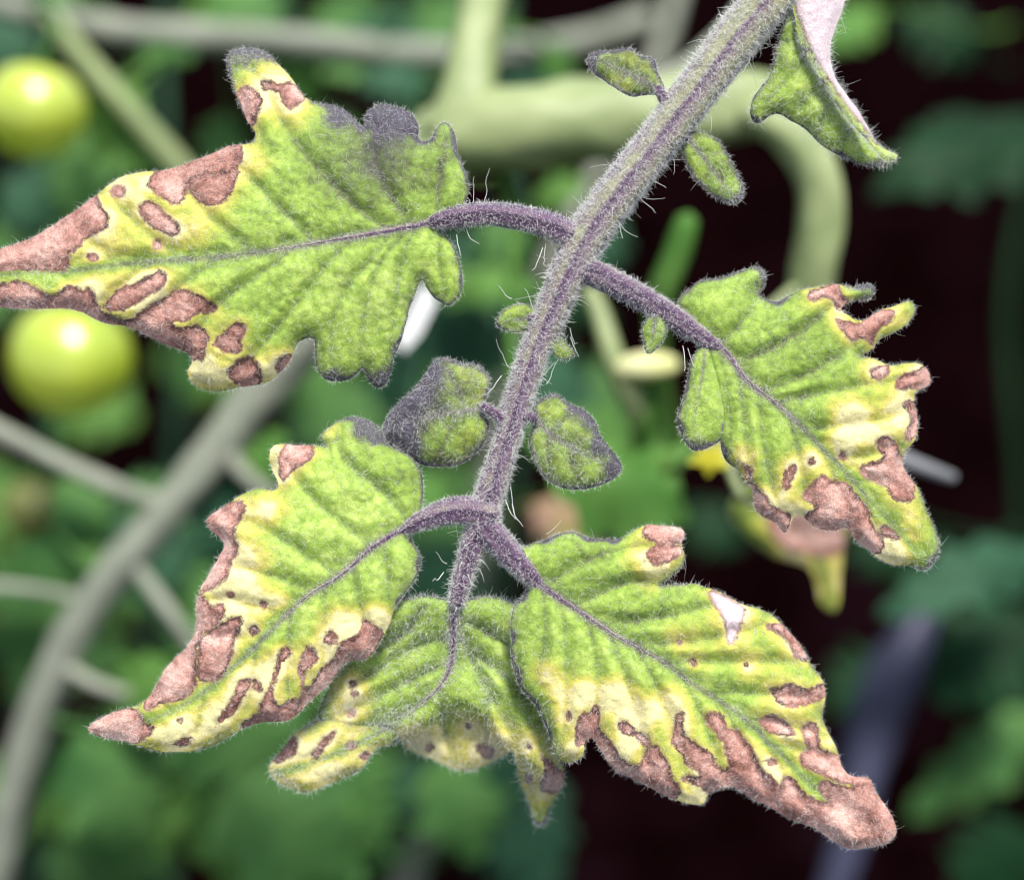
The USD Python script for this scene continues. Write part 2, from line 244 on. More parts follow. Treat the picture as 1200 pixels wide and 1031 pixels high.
# ---------------------------------------------------------------- leaflets
def sheet(outline, midrib, veins, lesions, yellow, purple, dfun, tone, bulge=9.0, curl=6.0, thick=3.0, spacing=3.0, pale=(), edge_purple=0.75, seed=0, toneblobs=(), mid_w=5.0):
    O = smooth_loop(outline, spacing * 0.85, 1.1, seed); lo, hi = O.min(0), O.max(0)
    gx, gy = np.meshgrid(np.arange(lo[0], hi[0], spacing), np.arange(lo[1], hi[1], spacing * 0.87)); gx = gx + (np.arange(len(gx)) % 2)[:, None] * spacing / 2
    G = np.stack([gx.ravel(), gy.ravel()], 1); G = G + rng.uniform(-0.2, 0.2, G.shape) * spacing
    G = G[inside(G, O)]; de = seg_dist(G, O, True); G = G[de > spacing * 0.6]
    X = np.vstack([O, G]); nb = len(O)
    T = Delaunay(X).simplices; cen = X[T].mean(1); T = T[inside(cen, O)]
    a = X[T]; cr = np.cross(a[:, 1] - a[:, 0], a[:, 2] - a[:, 0]); T = T[np.abs(cr) > 0.05]; cr = cr[np.abs(cr) > 0.05]
    T[cr > 0] = T[cr > 0][:, ::-1]                        # normals to the viewer (y runs down in the picture)
    de = np.r_[np.zeros(nb), seg_dist(G, O, True)]
    mid = resample(midrib, 5); dm = seg_dist(X, mid)
    sv = [resample(v, 5) for v in veins]; dv = np.min([seg_dist(X, v) for v in sv] + [np.full(len(X), 1e3)], axis=0)
    # tertiary network: cell pattern
    cell = cKDTree(np.stack([rng.uniform(lo[0], hi[0], 4000), rng.uniform(lo[1], hi[1], 4000)], 1)[:int((hi - lo).prod() / 210) + 4])
    q, _ = cell.query(X + (fbm(np.c_[X / 9, np.zeros(len(X))], 2, 3)[:, None] - 0.5) * 8, k=2); edge3 = np.exp(-((q[:, 1] - q[:, 0]) / 2.6) ** 2)
    z3 = np.c_[X, np.full(len(X), seed * 17.3)]
    puff = 0.72 * bulge * (1 - np.exp(-(dv / 8.0) ** 2)) * (1 - np.exp(-(dm / 16.0) ** 2)) * (1 - np.exp(-(de / 16.0) ** 2))
    h = puff - 1.0 * edge3 * (1 - np.exp(-(de / 10) ** 2)) + (fbm(z3 / 26, 3, 2) - 0.5) * 9 + (fbm(z3 / 6, 2, 6) - 0.5) * 1.2
    cn = fbm(z3 / 34, 2, 9); h = h - curl * np.exp(-(de / 7.0) ** 2) * (0.35 + 1.3 * cn)
    sd = np.full(len(X), -200.0)
    for Lp in lesions:
        Q = smooth_loop(Lp, 4); d = seg_dist(X, Q, True); ins = inside(X, Q)
        inner = Q[(seg_dist(Q, O, True) > 5.5) & inside(Q, O)]
        di = cKDTree(inner).query(X)[0] if len(inner) else np.full(len(X), 30.0)
        s = np.where(ins, np.where(di > d + 1.5, np.minimum(di, 20), d), -d)
        both = (sd > 0) & (s > 0); sd = np.where(both, np.maximum(np.minimum(sd, s), 3.0), np.maximum(sd, s))
    pl = np.zeros(len(X))
    for Lp in pale:
        Q = smooth_loop(Lp, 4); d = seg_dist(X, Q, True); s = np.where(inside(X, Q), d, -d); sd = np.maximum(sd, s); pl = np.maximum(pl, sstep(s, -1, 5))
    h = h - 2.5 * sstep(sd, -3, 3) + (fbm(z3 / 4, 2, 12) - 0.5) * 2.6 * sstep(sd, -2, 2)
    dep = dfun(X[:, 0], X[:, 1]) - h
    ye = np.zeros(len(X))
    for x, y, r, s in yellow: ye = ye + s * np.exp(-((X - (x, y)) ** 2).sum(1) / (r * r * 1.25))
    ye = ye * 0.88 + 0.4 * np.exp(-np.maximum(-sd, 0) / 9.0) + 0.3 * np.exp(-np.maximum(-sd, 0) / 26.0); ye = ye * (1 - 0.3 * np.exp(-(dv / 4) ** 2)) * (1 - 0.8 * np.exp(-(dm / 8) ** 2))
    pu = edge_purple * np.exp(-(de / 4.2) ** 2) * (0.55 + 0.9 * fbm(z3 / 22, 2, 14)) * (1 - 0.75 * np.clip(ye, 0, 1))
    for x, y, r, s in purple: pu = pu + s * np.exp(-((X - (x, y)) ** 2).sum(1) / (r * r))
    a0 = np.linalg.norm(X - mid[0, :2], axis=1); taperm = np.clip(1.15 - a0 / (np.linalg.norm(mid[-1, :2] - mid[0, :2]) + 1e-9), 0.12, 1)
    ve = np.clip(0.95 * np.exp(-(dm / (mid_w * taperm + 0.6)) ** 2) * taperm ** 0.6 + 0.2 * np.exp(-(dv / 2.6) ** 2) * np.clip(de / 25, 0, 1), 0, 1)
    tb = tone + 0.13 + 0.16 * puff / max(bulge, 1) - 0.20 * np.exp(-(dv / 2.4) ** 2) - 0.17 * edge3  # puff term paints brighter bulges and shaded hollows into the tone
    for x, y, r, s in toneblobs: tb = tb + s * np.exp(-((X - (x, y)) ** 2).sum(1) / (r * r))
    th = thick * (1 - 0.75 * np.exp(-de / 5.0))
    top = at(X[:, 0], X[:, 1], dep); bot = at(X[:, 0], X[:, 1], dep + th)
    e = np.sort(np.vstack([T[:, [0, 1]], T[:, [1, 2]], T[:, [2, 0]]]), 1); ed = np.vstack([T[:, [0, 1]], T[:, [1, 2]], T[:, [2, 0]]])
    _, inv, cnt = np.unique(e, axis=0, return_inverse=True, return_counts=True); be = ed[cnt[inv.ravel()] == 1]
    n = len(X); f = np.vstack([T, T[:, ::-1] + n, np.stack([be[:, 1], be[:, 0], be[:, 0] + n], 1), np.stack([be[:, 1], be[:, 0] + n, be[:, 1] + n], 1)])
    mask = np.stack([np.clip(ye, 0, 1.3), np.clip(pu, 0, 1.3), ve], 1); les = np.stack([0.5 + np.clip(sd, -20, 20) / 40, pl, np.clip(tb, 0, 1)], 1)
    return dict(V=np.vstack([top, bot]), f=f, T=T, n=n, nb=nb, X=X, de=de, dm=dm, dv=dv, dep=dep, mask=np.vstack([mask] * 2), les=np.vstack([les] * 2), mid=mid, O=O)
def leaflet(sheets, parent, label, dens=0.085, edge_d=0.9, hl=4.2, midw=None):
    V, f, mk, ls, off = [], [], [], [], 0
    for s in sheets: V.append(s['V']); f.append(s['f'] + off); mk.append(s['mask']); ls.append(s['les']); off += len(s['V'])
    o = obj('leaflet', (np.vstack(V), np.vstack(f)), LEAF, parent, True, {'mask': np.vstack(mk), 'lesion': np.vstack(ls)}, label=label)
    hp, hw = [], []
    for s in sheets:
        T, X = s['T'], s['X']; area = np.abs(np.cross(X[T[:, 1]] - X[T[:, 0]], X[T[:, 2]] - X[T[:, 0]])).sum() / 2
        w = (1 + 1.6 * np.exp(-(s['dm'] / 9) ** 2) + 0.5 * np.exp(-(s['dv'] / 5) ** 2) + 0.8 * np.exp(-s['de'] / 6))[T].mean(1) * (0.35 + 1.3 * noise(np.c_[X / 30, np.zeros(len(X))], 4))[T].mean(1)
        n = int(area * dens); p, nn = surface_samples(s['V'], T, n, w)
        L = rng.gamma(4, hl / 4, n) * PXM; hp.append(hair_points(p, nn, L, 0.95, 0.9)); hw.append(taper(n, 4, 0.26 * PXM))
        # margin fringe
        O = s['O']; nb = s['nb']; per = np.linalg.norm(np.diff(np.vstack([O, O[:1]]), axis=0), axis=1).sum(); n = int(per * edge_d * 1.5)
        i = rng.integers(0, nb, n); t = rng.random((n, 1)); a, b = s['V'][i], s['V'][(i + 1) % nb]; p = a + t * (b - a)
        tg = O[(i + 1) % nb] - O[i]; tg /= np.maximum(np.linalg.norm(tg, axis=1, keepdims=True), 1e-9); out = np.stack([tg[:, 1], -tg[:, 0]], 1)
        x2, y2 = O.T; sgn = np.sign((x2 * np.roll(y2, -1) - np.roll(x2, -1) * y2).sum()); out = out * sgn
        nn = out[:, :1] * R - out[:, 1:] * U - F * rng.uniform(-0.2, 0.9, (n, 1)); nn /= np.linalg.norm(nn, axis=1, keepdims=True)
        L = rng.gamma(4, hl * 0.7 / 4, n) * PXM; hp.append(hair_points(p + F * 0.00006, nn, L, 0.45, 0.6)); hw.append(taper(n, 4, 0.21 * PXM))
    curves('hair', np.vstack(hp), np.vstack(hw), HAIR, o, kind='stuff')
    if midw:
        s = sheets[0]; m = s['mid']; m = m[:int(len(m) * midw[1])]; tree = cKDTree(s['X']); dd, ii = tree.query(m[:, :2], k=3); dz = s['dep'][ii].mean(1)
        w = np.linspace(midw[0], 2.2, len(m)); P = np.c_[m[:, :2], dz + w * 0.34, w]; hairy_tube('midrib', P, o, 0.35, 0.7, 0.42, 0.0, None, 3.8)
    return o
lerp = lambda x, y, a, b: np.clip(((x - a[0]) * (b[0] - a[0]) + (y - a[1]) * (b[1] - a[1])) / ((b[0] - a[0]) ** 2 + (b[1] - a[1]) ** 2), -0.3, 1.3)
def droop(a, b, d0, d1, arch=0.0, vfold=0.0, p=1.5):
    """depth from the base a to the tip b; arch lifts the middle; vfold drops the margins to either side of the midrib"""
    ax = np.subtract(b, a); ln = np.hypot(*ax); nx = np.array([-ax[1], ax[0]]) / ln
    def fn(x, y):
        t = lerp(x, y, a, b); c = np.abs((x - a[0]) * nx[0] + (y - a[1]) * nx[1])
        return d0 + (d1 - d0) * np.clip(t, 0, 2) ** p - arch * np.sin(np.clip(t, 0, 1) * math.pi) + vfold * (c / 100) ** 2 * 10
    return fn

leaf = thing('tomato_leaf', 'sharp hairy tomato leaf with purple stalk and brown blotched yellowing leaflets', 'leaf')
A3 = 3.967
# --- rachis and stalks
RACHIS = [(935, -40, 4, 57), (915, -15, 3, 57), (880, 24, 2, 56), (840, 75, 0, 54), (800, 128, 0, 52), (760, 180, 0, 50), (720, 232, 0, 50), (690, 275, 0, 49), (666, 320, 0, 45), (646, 365, 1, 40),
          (629, 405, 2, 37), (612, 455, 3, 36), (597, 505, 4, 33), (580, 560, 5, 33), (567, 600, 6, 34), (554, 640, 8, 30), (543, 675, 10, 25), (535, 708, 12, 19)]
rachis = hairy_tube('rachis', RACHIS, leaf, 0.95, 0.25, 0.62, 0.10, 'hairy grey to purple main stalk of the leaf', 5.0)
hairy_tube('petiolule', [(688, 285, 0, 40), (668, 276, -1, 35), (645, 265, -3, 31), (600, 254, -4, 29), (560, 251, -3, 28), (528, 256, -1, 26), (505, 261, 2, 18)], leaf, 0.18, 0.1, 0.6, 0.09)
hairy_tube('petiolule', [(668, 315, 0, 40), (690, 318, -2, 34), (720, 331, -4, 31), (760, 353, -4, 29), (800, 379, -3, 27), (830, 400, 0, 20), (842, 407, 3, 15)], leaf, 0.22, 0.25, 0.6, 0.09)
hairy_tube('petiolule', [(578, 604, 4, 38), (560, 600, 2, 36), (530, 599, 0, 33), (505, 606, -1, 28), (484, 615, 1, 20), (472, 621, 4, 14)], leaf, 0.3, 0.3, 0.6, 0.09)
hairy_tube('petiolule', [(555, 597, 6, 36), (570, 618, 3, 35), (590, 640, 1, 33), (612, 664, 0, 30), (632, 682, 2, 22), (646, 694, 5, 15)], leaf, 0.15, 0.25, 0.6, 0.09)
for st in ([(566, 476, -2, 11), (578, 483, -4, 13), (592, 494, 0, 16)], [(628, 491, -2, 11), (615, 489, -4, 14), (602, 497, 0, 16)], [(770, 103, 0, 10), (777, 114, -2, 14), (786, 128, 0, 18)],
           [(806, 163, -2, 11), (797, 159, -3, 14), (784, 158, 0, 18)], [(620, 372, -2, 10), (632, 374, -4, 12), (646, 378, 0, 14)], [(650, 396, -2, 10), (643, 390, -3, 12), (636, 384, 0, 14)], [(767, 374, -8, 9), (770, 366, -8, 11), (776, 358, -3, 14)],
           [(926, -22, -2, 22), (918, -26, -4, 24), (905, -30, 0, 28)]):
    hairy_tube('petiolule', st, leaf, 0.05, 0.1, 0.6, 0.05)
# long wavy hairs standing out from the stalks
lh = []
for x, y, dx, dy in [(553, 240, 8, -30), (565, 241, 14, -34), (738, 205, 26, 22), (750, 190, 32, 36), (722, 250, 18, 38), (722, 240, 10, 44), (742, 222, 30, 28), (640, 285, -12, 30), (636, 290, -16, 34), (668, 395, 20, 24), (668, 385, 12, 30), (600, 350, -18, -12),
                     (625, 362, -8, -22), (588, 440, -28, 20), (596, 430, -8, -26), (634, 440, 8, -14), (640, 450, 8, -22), (600, 590, 8, 30), (598, 570, 10, 40), (592, 585, 14, 22), (800, 405, 6, 34), (806, 408, 12, 30), (520, 670, -16, 14), (524, 660, -14, -10), (640, 625, 10, -12), (870, 60, -22, 40), (885, 55, -16, 30), (535, 275, 6, 32), (545, 265, 14, 26), (700, 240, 26, 30), (690, 300, 20, -14), (548, 672, 14, 18)]:
    k = 9; t = np.linspace(0, 1, k); w = np.cumsum(rng.normal(0, 1.4, (k, 2)), 0) * t[:, None]
    lh.append(at(x + dx * t + w[:, 0], y + dy * t + w[:, 1] + 3 * np.sin(t * 4), -3 - 6 * t))
lh = np.array(lh); curves('long_hair', lh, taper(len(lh), 9, 0.9 * PXM, 0.4), HAIR, rachis, kind='stuff')
P, nn = [], []
V0, f0 = tube_mesh(resample(RACHIS, 4), 28); p, nn = surface_samples(V0, f0, 260); curves('long_hair', hair_points(p, nn, rng.uniform(9, 22, 260) * PXM, 0.5, 0.9, 6), taper(260, 6, 0.7 * PXM), HAIR, rachis, kind='stuff')

# --- leaflet 1: upper left
a1 = lambda *p: C(0, 30, A3, *p); b1 = lambda *p: C(280, 30, A3, *p); c1 = lambda *p: C(0, 280, A3, *p); d1 = lambda *p: C(280, 230, A3, *p)
out1 = b1((1065, 790), (1055, 680), (1020, 600), (1000, 490), (960, 450), (920, 475), (890, 530), (838, 530), (835, 480), (800, 410), (740, 380), (680, 365), (620, 380), (585, 430), (578, 475), (540, 440), (480, 390), (400, 365), (330, 350), (280, 300), (240, 240), (180, 180), (130, 130), (50, 105)) + \
    a1((1060, 130), (1065, 220), (1090, 290), (1120, 370), (1150, 440), (1185, 500), (1180, 540), (1100, 555), (1000, 590), (900, 630), (780, 670), (680, 680), (580, 700), (510, 740), (440, 795), (350, 860), (245, 930)) + \
    [(30, 282), (0, 292), (-40, 312), (-60, 330), (-30, 350), (0, 360)] + c1((245, 325), (380, 340), (480, 390), (580, 405), (680, 445), (780, 495), (870, 530), (895, 565), (875, 610), (890, 660), (950, 700), (1040, 705), (1110, 690)) + \
    d1((130, 865), (190, 820), (240, 760), (280, 680), (340, 660), (355, 700), (360, 790), (400, 850), (460, 860), (530, 840), (575, 800), (600, 850), (650, 890), (690, 860), (715, 770), (745, 690), (775, 600), (800, 500), (830, 430), (850, 390), (880, 440), (930, 490), (980, 505), (1025, 460), (1040, 410), (1030, 320), (1005, 250), (970, 190), (940, 150), (1000, 90))
mid1 = [(540, 253), (500, 262), (430, 275), (370, 285), (300, 296), (220, 304), (150, 309), (80, 318), (0, 322), (-50, 329)]
v1 = [[(456, 268), (406, 232), (381, 206), (345, 166), (325, 130), (295, 80)], [(482, 265), (455, 225), (438, 185), (452, 140)], [(510, 260), (515, 215), (523, 160)], [(370, 285), (330, 245), (290, 205), (270, 180)], [(300, 296), (255, 262), (215, 215)], [(220, 304), (175, 275), (135, 235)], [(150, 309), (110, 288), (90, 262)],
      [(421, 277), (393, 298), (363, 336), (335, 371), (310, 401), (280, 440)], [(489, 264), (456, 293), (436, 331), (426, 371), (421, 425)], [(520, 258), (515, 300), (522, 345)], [(456, 270), (430, 310), (400, 350), (388, 404), (390, 435)], [(489, 264), (470, 310), (462, 370), (448, 440)], [(340, 291), (290, 330), (240, 375), (230, 410)], [(260, 300), (210, 335), (170, 380)], [(180, 307), (140, 335), (115, 365)]]
les1 = [a1((680, 740), (720, 690), (800, 660), (900, 625), (1000, 590), (1110, 550), (1130, 600), (1110, 655), (1040, 682), (960, 686), (892, 718), (866, 760), (860, 800), (810, 835), (740, 790)),
        a1((866, 750), (892, 714), (960, 682), (1040, 678), (1108, 652), (1100, 720), (1080, 770), (1030, 825), (940, 825), (890, 785)), a1((510, 770), (560, 745), (585, 770), (560, 800), (520, 790)),
        a1((640, 850), (690, 815), (740, 840), (790, 890), (830, 930), (830, 970), (760, 965), (700, 930), (660, 890)),
        [(62, 262), (88, 245), (111, 229), (117, 239), (127, 252), (126, 264), (116, 273), (101, 280), (95, 286), (90, 293), (81, 299), (81, 313), (68, 318), (40, 316), (0, 318), (-60, 325), (-58, 316), (-20, 294), (30, 280)],
        [(-60, 335), (0, 332), (30, 331)] + c1((245, 265), (300, 225), (360, 225), (390, 240), (410, 225), (440, 270), (465, 320), (500, 350), (560, 375), (610, 370), (680, 320), (770, 270), (830, 235), (880, 240), (960, 280), (1010, 320), (990, 340), (910, 350), (860, 385), (800, 388), (830, 415), (900, 400), (950, 425), (975, 460), (960, 500), (940, 565), (890, 550), (780, 500), (680, 450), (580, 410), (480, 395), (380, 345), (245, 332)) + [(0, 364), (-40, 355)],
        c1((480, 320), (520, 265), (560, 225), (640, 200), (700, 165), (750, 145), (775, 185), (740, 235), (680, 270), (620, 310), (550, 335)), c1((990, 490), (1030, 440), (1090, 395), (1130, 395), (1145, 430), (1120, 470), (1130, 510), (1080, 535), (1020, 510)),
        [(267, 436), (277, 424), (292, 418), (302, 426), (306, 440), (303, 451), (285, 453), (273, 447)], [(324, 424), (340, 416), (341, 424), (331, 438), (323, 433)], [(101, 299), (111, 297), (116, 303), (107, 307)],
        b1((-5, 300), (40, 285), (90, 310), (105, 360), (80, 430), (60, 470), (35, 440), (15, 380)), b1((100, 265), (150, 260), (200, 270), (240, 265), (290, 320), (300, 350), (240, 390), (210, 370), (180, 310), (120, 300)), [(180, 282), (190, 283), (189, 291), (182, 291)]]
ye1 = [(150, 212, 30, .6), (215, 275, 30, .5), (165, 335, 26, .8), (105, 340, 22, .7), (185, 365, 24, .6), (240, 440, 26, 1.0), (320, 432, 20, .8), (310, 110, 24, .7), (340, 130, 22, .5), (295, 190, 24, .5), (120, 295, 26, .5), (330, 80, 20, .5), (140, 265, 28, .45), (250, 265, 26, .35), (520, 330, 22, .25)]
pu1 = [(455, 138, 24, .95), (283, 68, 20, .7), (395, 136, 17, .8), (393, 440, 14, .7), (446, 442, 14, .8), (532, 165, 12, .5), (465, 405, 8, .6), (542, 330, 7, .5), (450, 185, 62, .42), (350, 150, 34, .26), (395, 215, 40, .2), (480, 148, 12, .5), (310, 66, 14, .5)]
s1 = sheet(out1, mid1, v1, les1, ye1, pu1, droop((555, 252), (-60, 330), 0, 24, 8, 0.8), 0.62, 10, 7, seed=1, toneblobs=[(445, 190, 75, -.5), (450, 310, 80, .12), (370, 200, 45, -.15), (500, 210, 40, -.15), (300, 330, 50, -.1)])
leaflet([s1], leaf, 'upper left leaflet with brown patches along its pointed end', midw=(13, 0.4))

# --- leaflet 2: right
e2 = lambda *p: C(780, 300, 3.606, *p); f2 = lambda *p: C(780, 540, 3.636, *p)
out2 = e2((55, 190), (100, 140), (150, 105), (220, 95), (310, 65), (400, 50), (425, 90), (405, 140), (395, 165), (430, 185), (480, 190), (550, 150), (640, 130), (730, 120), (800, 130), (860, 120), (885, 150), (850, 185), (790, 190), (742, 225), (760, 245), (828, 272), (900, 230), (960, 215), (1030, 190), (1055, 215), (1040, 260), (990, 310), (910, 350), (860, 400), (826, 420), (870, 432), (950, 462), (1010, 455), (1080, 460), (1115, 500), (1110, 550), (1060, 570), (1050, 620), (1065, 690), (1050, 780), (1003, 850), (1020, 920)) + \
    f2((1060, 90), (1110, 200), (1150, 300), (1165, 380), (1130, 450), (1090, 465), (1040, 445), (980, 445), (920, 420), (880, 390), (830, 350), (790, 310), (770, 285), (730, 295), (680, 295), (620, 270), (580, 235), (545, 245), (525, 280), (505, 305), (470, 265), (420, 240), (380, 190), (370, 130), (340, 80), (310, 40)) + e2((250, 860), (232, 790), (215, 700), (205, 600), (180, 500), (150, 400), (110, 330), (80, 270))
mid2 = [(812, 392), (849, 411), (874, 444), (908, 472), (941, 502), (974, 536), (1010, 575), (1050, 620), (1083, 655)]
v2 = [[(835, 405), (868, 380), (888, 325)], [(860, 425), (920, 400), (985, 345)], [(890, 458), (960, 430), (1015, 395), (1060, 366)], [(908, 472), (990, 455), (1080, 438)], [(941, 502), (1010, 495), (1068, 480)], [(974, 536), (1030, 530), (1055, 520)], [(1000, 565), (1040, 565), (1068, 575)], [(845, 412), (852, 460), (858, 530)], [(865, 432), (873, 500), (880, 565)], [(890, 458), (897, 530), (915, 605)], [(925, 488), (938, 540), (945, 590)], [(960, 522), (985, 575), (1000, 620)], [(1010, 575), (1025, 610), (1040, 650)]]
les2 = [e2((600, 160), (660, 140), (730, 115), (738, 150), (770, 190), (740, 228), (710, 205), (690, 175), (620, 190)), e2((720, 270), (770, 275), (820, 290), (870, 250), (940, 230), (970, 240), (930, 290), (890, 330), (870, 380), (845, 350), (790, 360), (760, 340), (735, 300)), e2((860, 490), (900, 465), (950, 475), (930, 510), (880, 520)),
        e2((975, 520), (1040, 490), (1105, 472), (1120, 510), (1105, 550), (1040, 560), (980, 565)), e2((1005, 620), (1035, 612), (1066, 680), (1050, 765), (1020, 780), (1022, 720), (1038, 690)),
        [(1027, 519), (1041, 511), (1050, 519), (1057, 535), (1064, 555), (1072, 576), (1063, 589), (1044, 581), (1036, 570), (1014, 559), (1008, 548), (1022, 541), (1035, 536)],
        f2((585, 140), (620, 100), (670, 55), (700, 80), (760, 90), (820, 150), (860, 200), (880, 260), (930, 350), (910, 395), (860, 385), (800, 315), (770, 288), (730, 298), (640, 280), (590, 240), (640, 200), (600, 170)), f2((340, 10), (365, 30), (370, 90), (430, 150), (470, 200), (530, 230), (522, 270), (503, 307), (470, 270), (415, 245), (375, 195), (362, 130), (342, 60)),
        f2((500, 80), (530, 20), (555, 15), (545, 70), (515, 125)), f2((910, 270), (960, 290), (1000, 330), (960, 335), (925, 310)), [(948, 537), (954, 538), (953, 546), (948, 544)], [(983, 531), (990, 531), (990, 538), (983, 538)]]
ye2 = [(996, 489, 24, 1.2), (1054, 482, 20, 1.0), (1058, 642, 16, 1.2), (1040, 655, 14, 1.0), (871, 530, 14, .8), (930, 545, 16, .7), (905, 585, 16, .8), (960, 530, 16, .5), (930, 600, 16, .9), (1085, 610, 16, .4), (985, 370, 16, .5), (1055, 372, 16, .6), (1075, 435, 16, .6), (1020, 430, 14, .5), (985, 535, 18, .8), (1010, 505, 22, .7), (1030, 630, 14, .8), (1065, 605, 10, .6)]
pu2 = [(895, 322, 9, .6), (913, 352, 8, .7), (1092, 655, 9, .6), (1012, 340, 10, .5), (850, 530, 10, .6)]
s2 = sheet(out2, mid2, v2, les2, ye2, pu2, droop((800, 370), (1090, 660), 0, 16, 10, 0.6), 0.52, 10, 8, seed=2, toneblobs=[(930, 400, 60, -.14), (880, 500, 40, .14), (1020, 580, 40, .1)])
out2b = e2((165, 372), (120, 420), (95, 500), (80, 580), (50, 680), (65, 750), (120, 822), (190, 805), (238, 775), (262, 690), (252, 570), (215, 450))
s2b = sheet(out2b, [(824, 402), (823, 440), (815, 480), (815, 518)], [], [], [], [(820, 522, 14, .7), (800, 500, 9, .5), (847, 500, 6, .5)], lambda x, y: -4 + 0.0 * x + 14 * ((x - 825) / 28.0) ** 2 * 0.5 - 6, 0.66, 8, 7, seed=22, mid_w=1.5)
leaflet([s2, s2b], leaf, 'right leaflet with finger lobes and brown margins', midw=(12, 0.45))

# --- leaflet 3: lower left
g3 = lambda *p: C(90, 560, 3.033, *p); h3 = lambda *p: C(260, 470, A3, *p); j3 = lambda *p: C(300, 700, A3, *p)
out3 = h3((935, 455), (930, 340), (900, 280), (850, 240), (770, 190), (740, 140), (700, 100), (640, 75), (580, 75), (520, 110), (465, 150), (465, 185), (482, 208), (430, 205), (360, 205), (290, 200), (240, 210), (220, 255), (235, 320), (262, 392), (245, 415), (180, 405), (100, 430), (40, 470)) + \
    g3((510, 110), (460, 155), (500, 205), (525, 235), (500, 290), (460, 360), (425, 430), (425, 520), (400, 590), (330, 660), (280, 740), (230, 800), (150, 825), (90, 850), (40, 890), (90, 920), (190, 940), (290, 970), (400, 970), (460, 960), (520, 930), (590, 890), (680, 865)) + \
    j3((165, 565), (250, 480), (340, 400), (420, 300), (490, 290), (540, 260), (590, 180), (625, 110), (660, 20)) + h3((890, 840), (925, 750), (910, 690), (880, 640), (885, 600), (915, 540))
mid3 = [(492, 608), (474, 619), (436, 641), (401, 672), (366, 694), (336, 720), (288, 768), (222, 822), (172, 845), (112, 853)]
v3 = [[(480, 615), (462, 591), (436, 566), (409, 543), (395, 505)], [(436, 641), (390, 605), (350, 565), (333, 535)], [(401, 672), (350, 645), (300, 615), (262, 606)], [(366, 694), (320, 675), (262, 660)], [(336, 720), (290, 708), (240, 700)], [(310, 746), (270, 745), (236, 745)], [(474, 619), (484, 650), (485, 670)], [(450, 632), (455, 680), (458, 715)], [(412, 662), (424, 715), (432, 760)], [(380, 686), (380, 740), (375, 800)], [(340, 716), (337, 770), (338, 835)], [(300, 756), (295, 800), (280, 850)], [(240, 808), (235, 835), (225, 872)]]
les3 = [h3((265, 250), (300, 203), (400, 203), (432, 240), (390, 290), (320, 340), (280, 370), (265, 310)), g3((455, 155), (520, 103), (580, 82), (600, 100), (580, 150), (560, 200), (575, 260), (550, 300), (540, 340), (490, 390), (440, 405), (455, 350), (495, 290), (520, 230)),
        g3((432, 415), (470, 440), (500, 470), (530, 470), (500, 515), (440, 570), (425, 650), (420, 745), (370, 790), (310, 800), (240, 825), (275, 740), (325, 655), (395, 590), (420, 520), (420, 450)), g3((436, 580), (505, 520), (585, 497), (560, 590), (550, 640), (510, 710), (470, 725), (430, 715), (428, 650)),
        g3((35, 890), (90, 848), (150, 824), (230, 835), (240, 870), (275, 880), (250, 920), (190, 940), (110, 922)), g3((490, 880), (520, 830), (560, 760), (580, 720), (620, 715), (610, 750), (580, 800), (560, 830), (510, 870)), g3((625, 715), (650, 725), (655, 755), (630, 748)),
        j3((150, 567), (200, 470), (210, 390), (195, 340), (215, 260), (240, 225), (285, 270), (270, 310), (240, 330), (225, 370), (230, 420), (250, 410), (290, 350), (330, 310), (370, 270), (390, 215), (440, 190), (490, 140), (500, 95), (540, 120), (588, 155), (573, 200), (543, 255), (490, 293), (420, 300), (342, 400), (252, 485)),
        j3((120, 235), (150, 230), (162, 265), (125, 300), (105, 350), (80, 450), (110, 500), (170, 470), (200, 480), (160, 568), (60, 575), (-60, 610), (-70, 590), (0, 540), (30, 470), (70, 400), (85, 330)), j3((320, 200), (345, 150), (375, 180), (365, 215), (335, 220)), g3((345, 945), (400, 920), (407, 937), (370, 952)), [(268, 693), (273, 693), (273, 700), (268, 700)], [(305, 704), (312, 706), (309, 714)],
        [(250, 712), (258, 706), (264, 715), (256, 722)], [(206, 842), (212, 840), (211, 847)], [(292, 736), (300, 733), (302, 742), (294, 744)]]
ye3 = [(312, 598, 20, 1.1), (292, 655, 24, .9), (278, 700, 30, 1.1), (300, 795, 30, .8), (245, 840, 28, .9), (200, 862, 24, .9), (400, 730, 22, 1.1), (445, 722, 16, 1.2), (385, 765, 18, .8), (328, 555, 14, .8), (330, 705, 16, .6), (318, 525, 12, .8), (275, 780, 26, .6), (330, 780, 14, .6), (390, 500, 14, .6), (260, 610, 14, .4)]
pu3 = [(425, 502, 18, .9), (442, 515, 10, .7), (392, 515, 8, .4), (490, 660, 8, .6), (470, 705, 7, .6), (450, 690, 12, .35)]
s3 = sheet(out3, mid3, v3, les3, ye3, pu3, droop((495, 606), (105, 855), 0, 14, 12, 0.7), 0.68, 10, 8, seed=3, toneblobs=[(470, 560, 30, -.3), (430, 540, 30, -.15)])
leaflet([s3], leaf, 'lower left leaflet with brown curled left margin and pale yellow patches', midw=(12, 0.45))

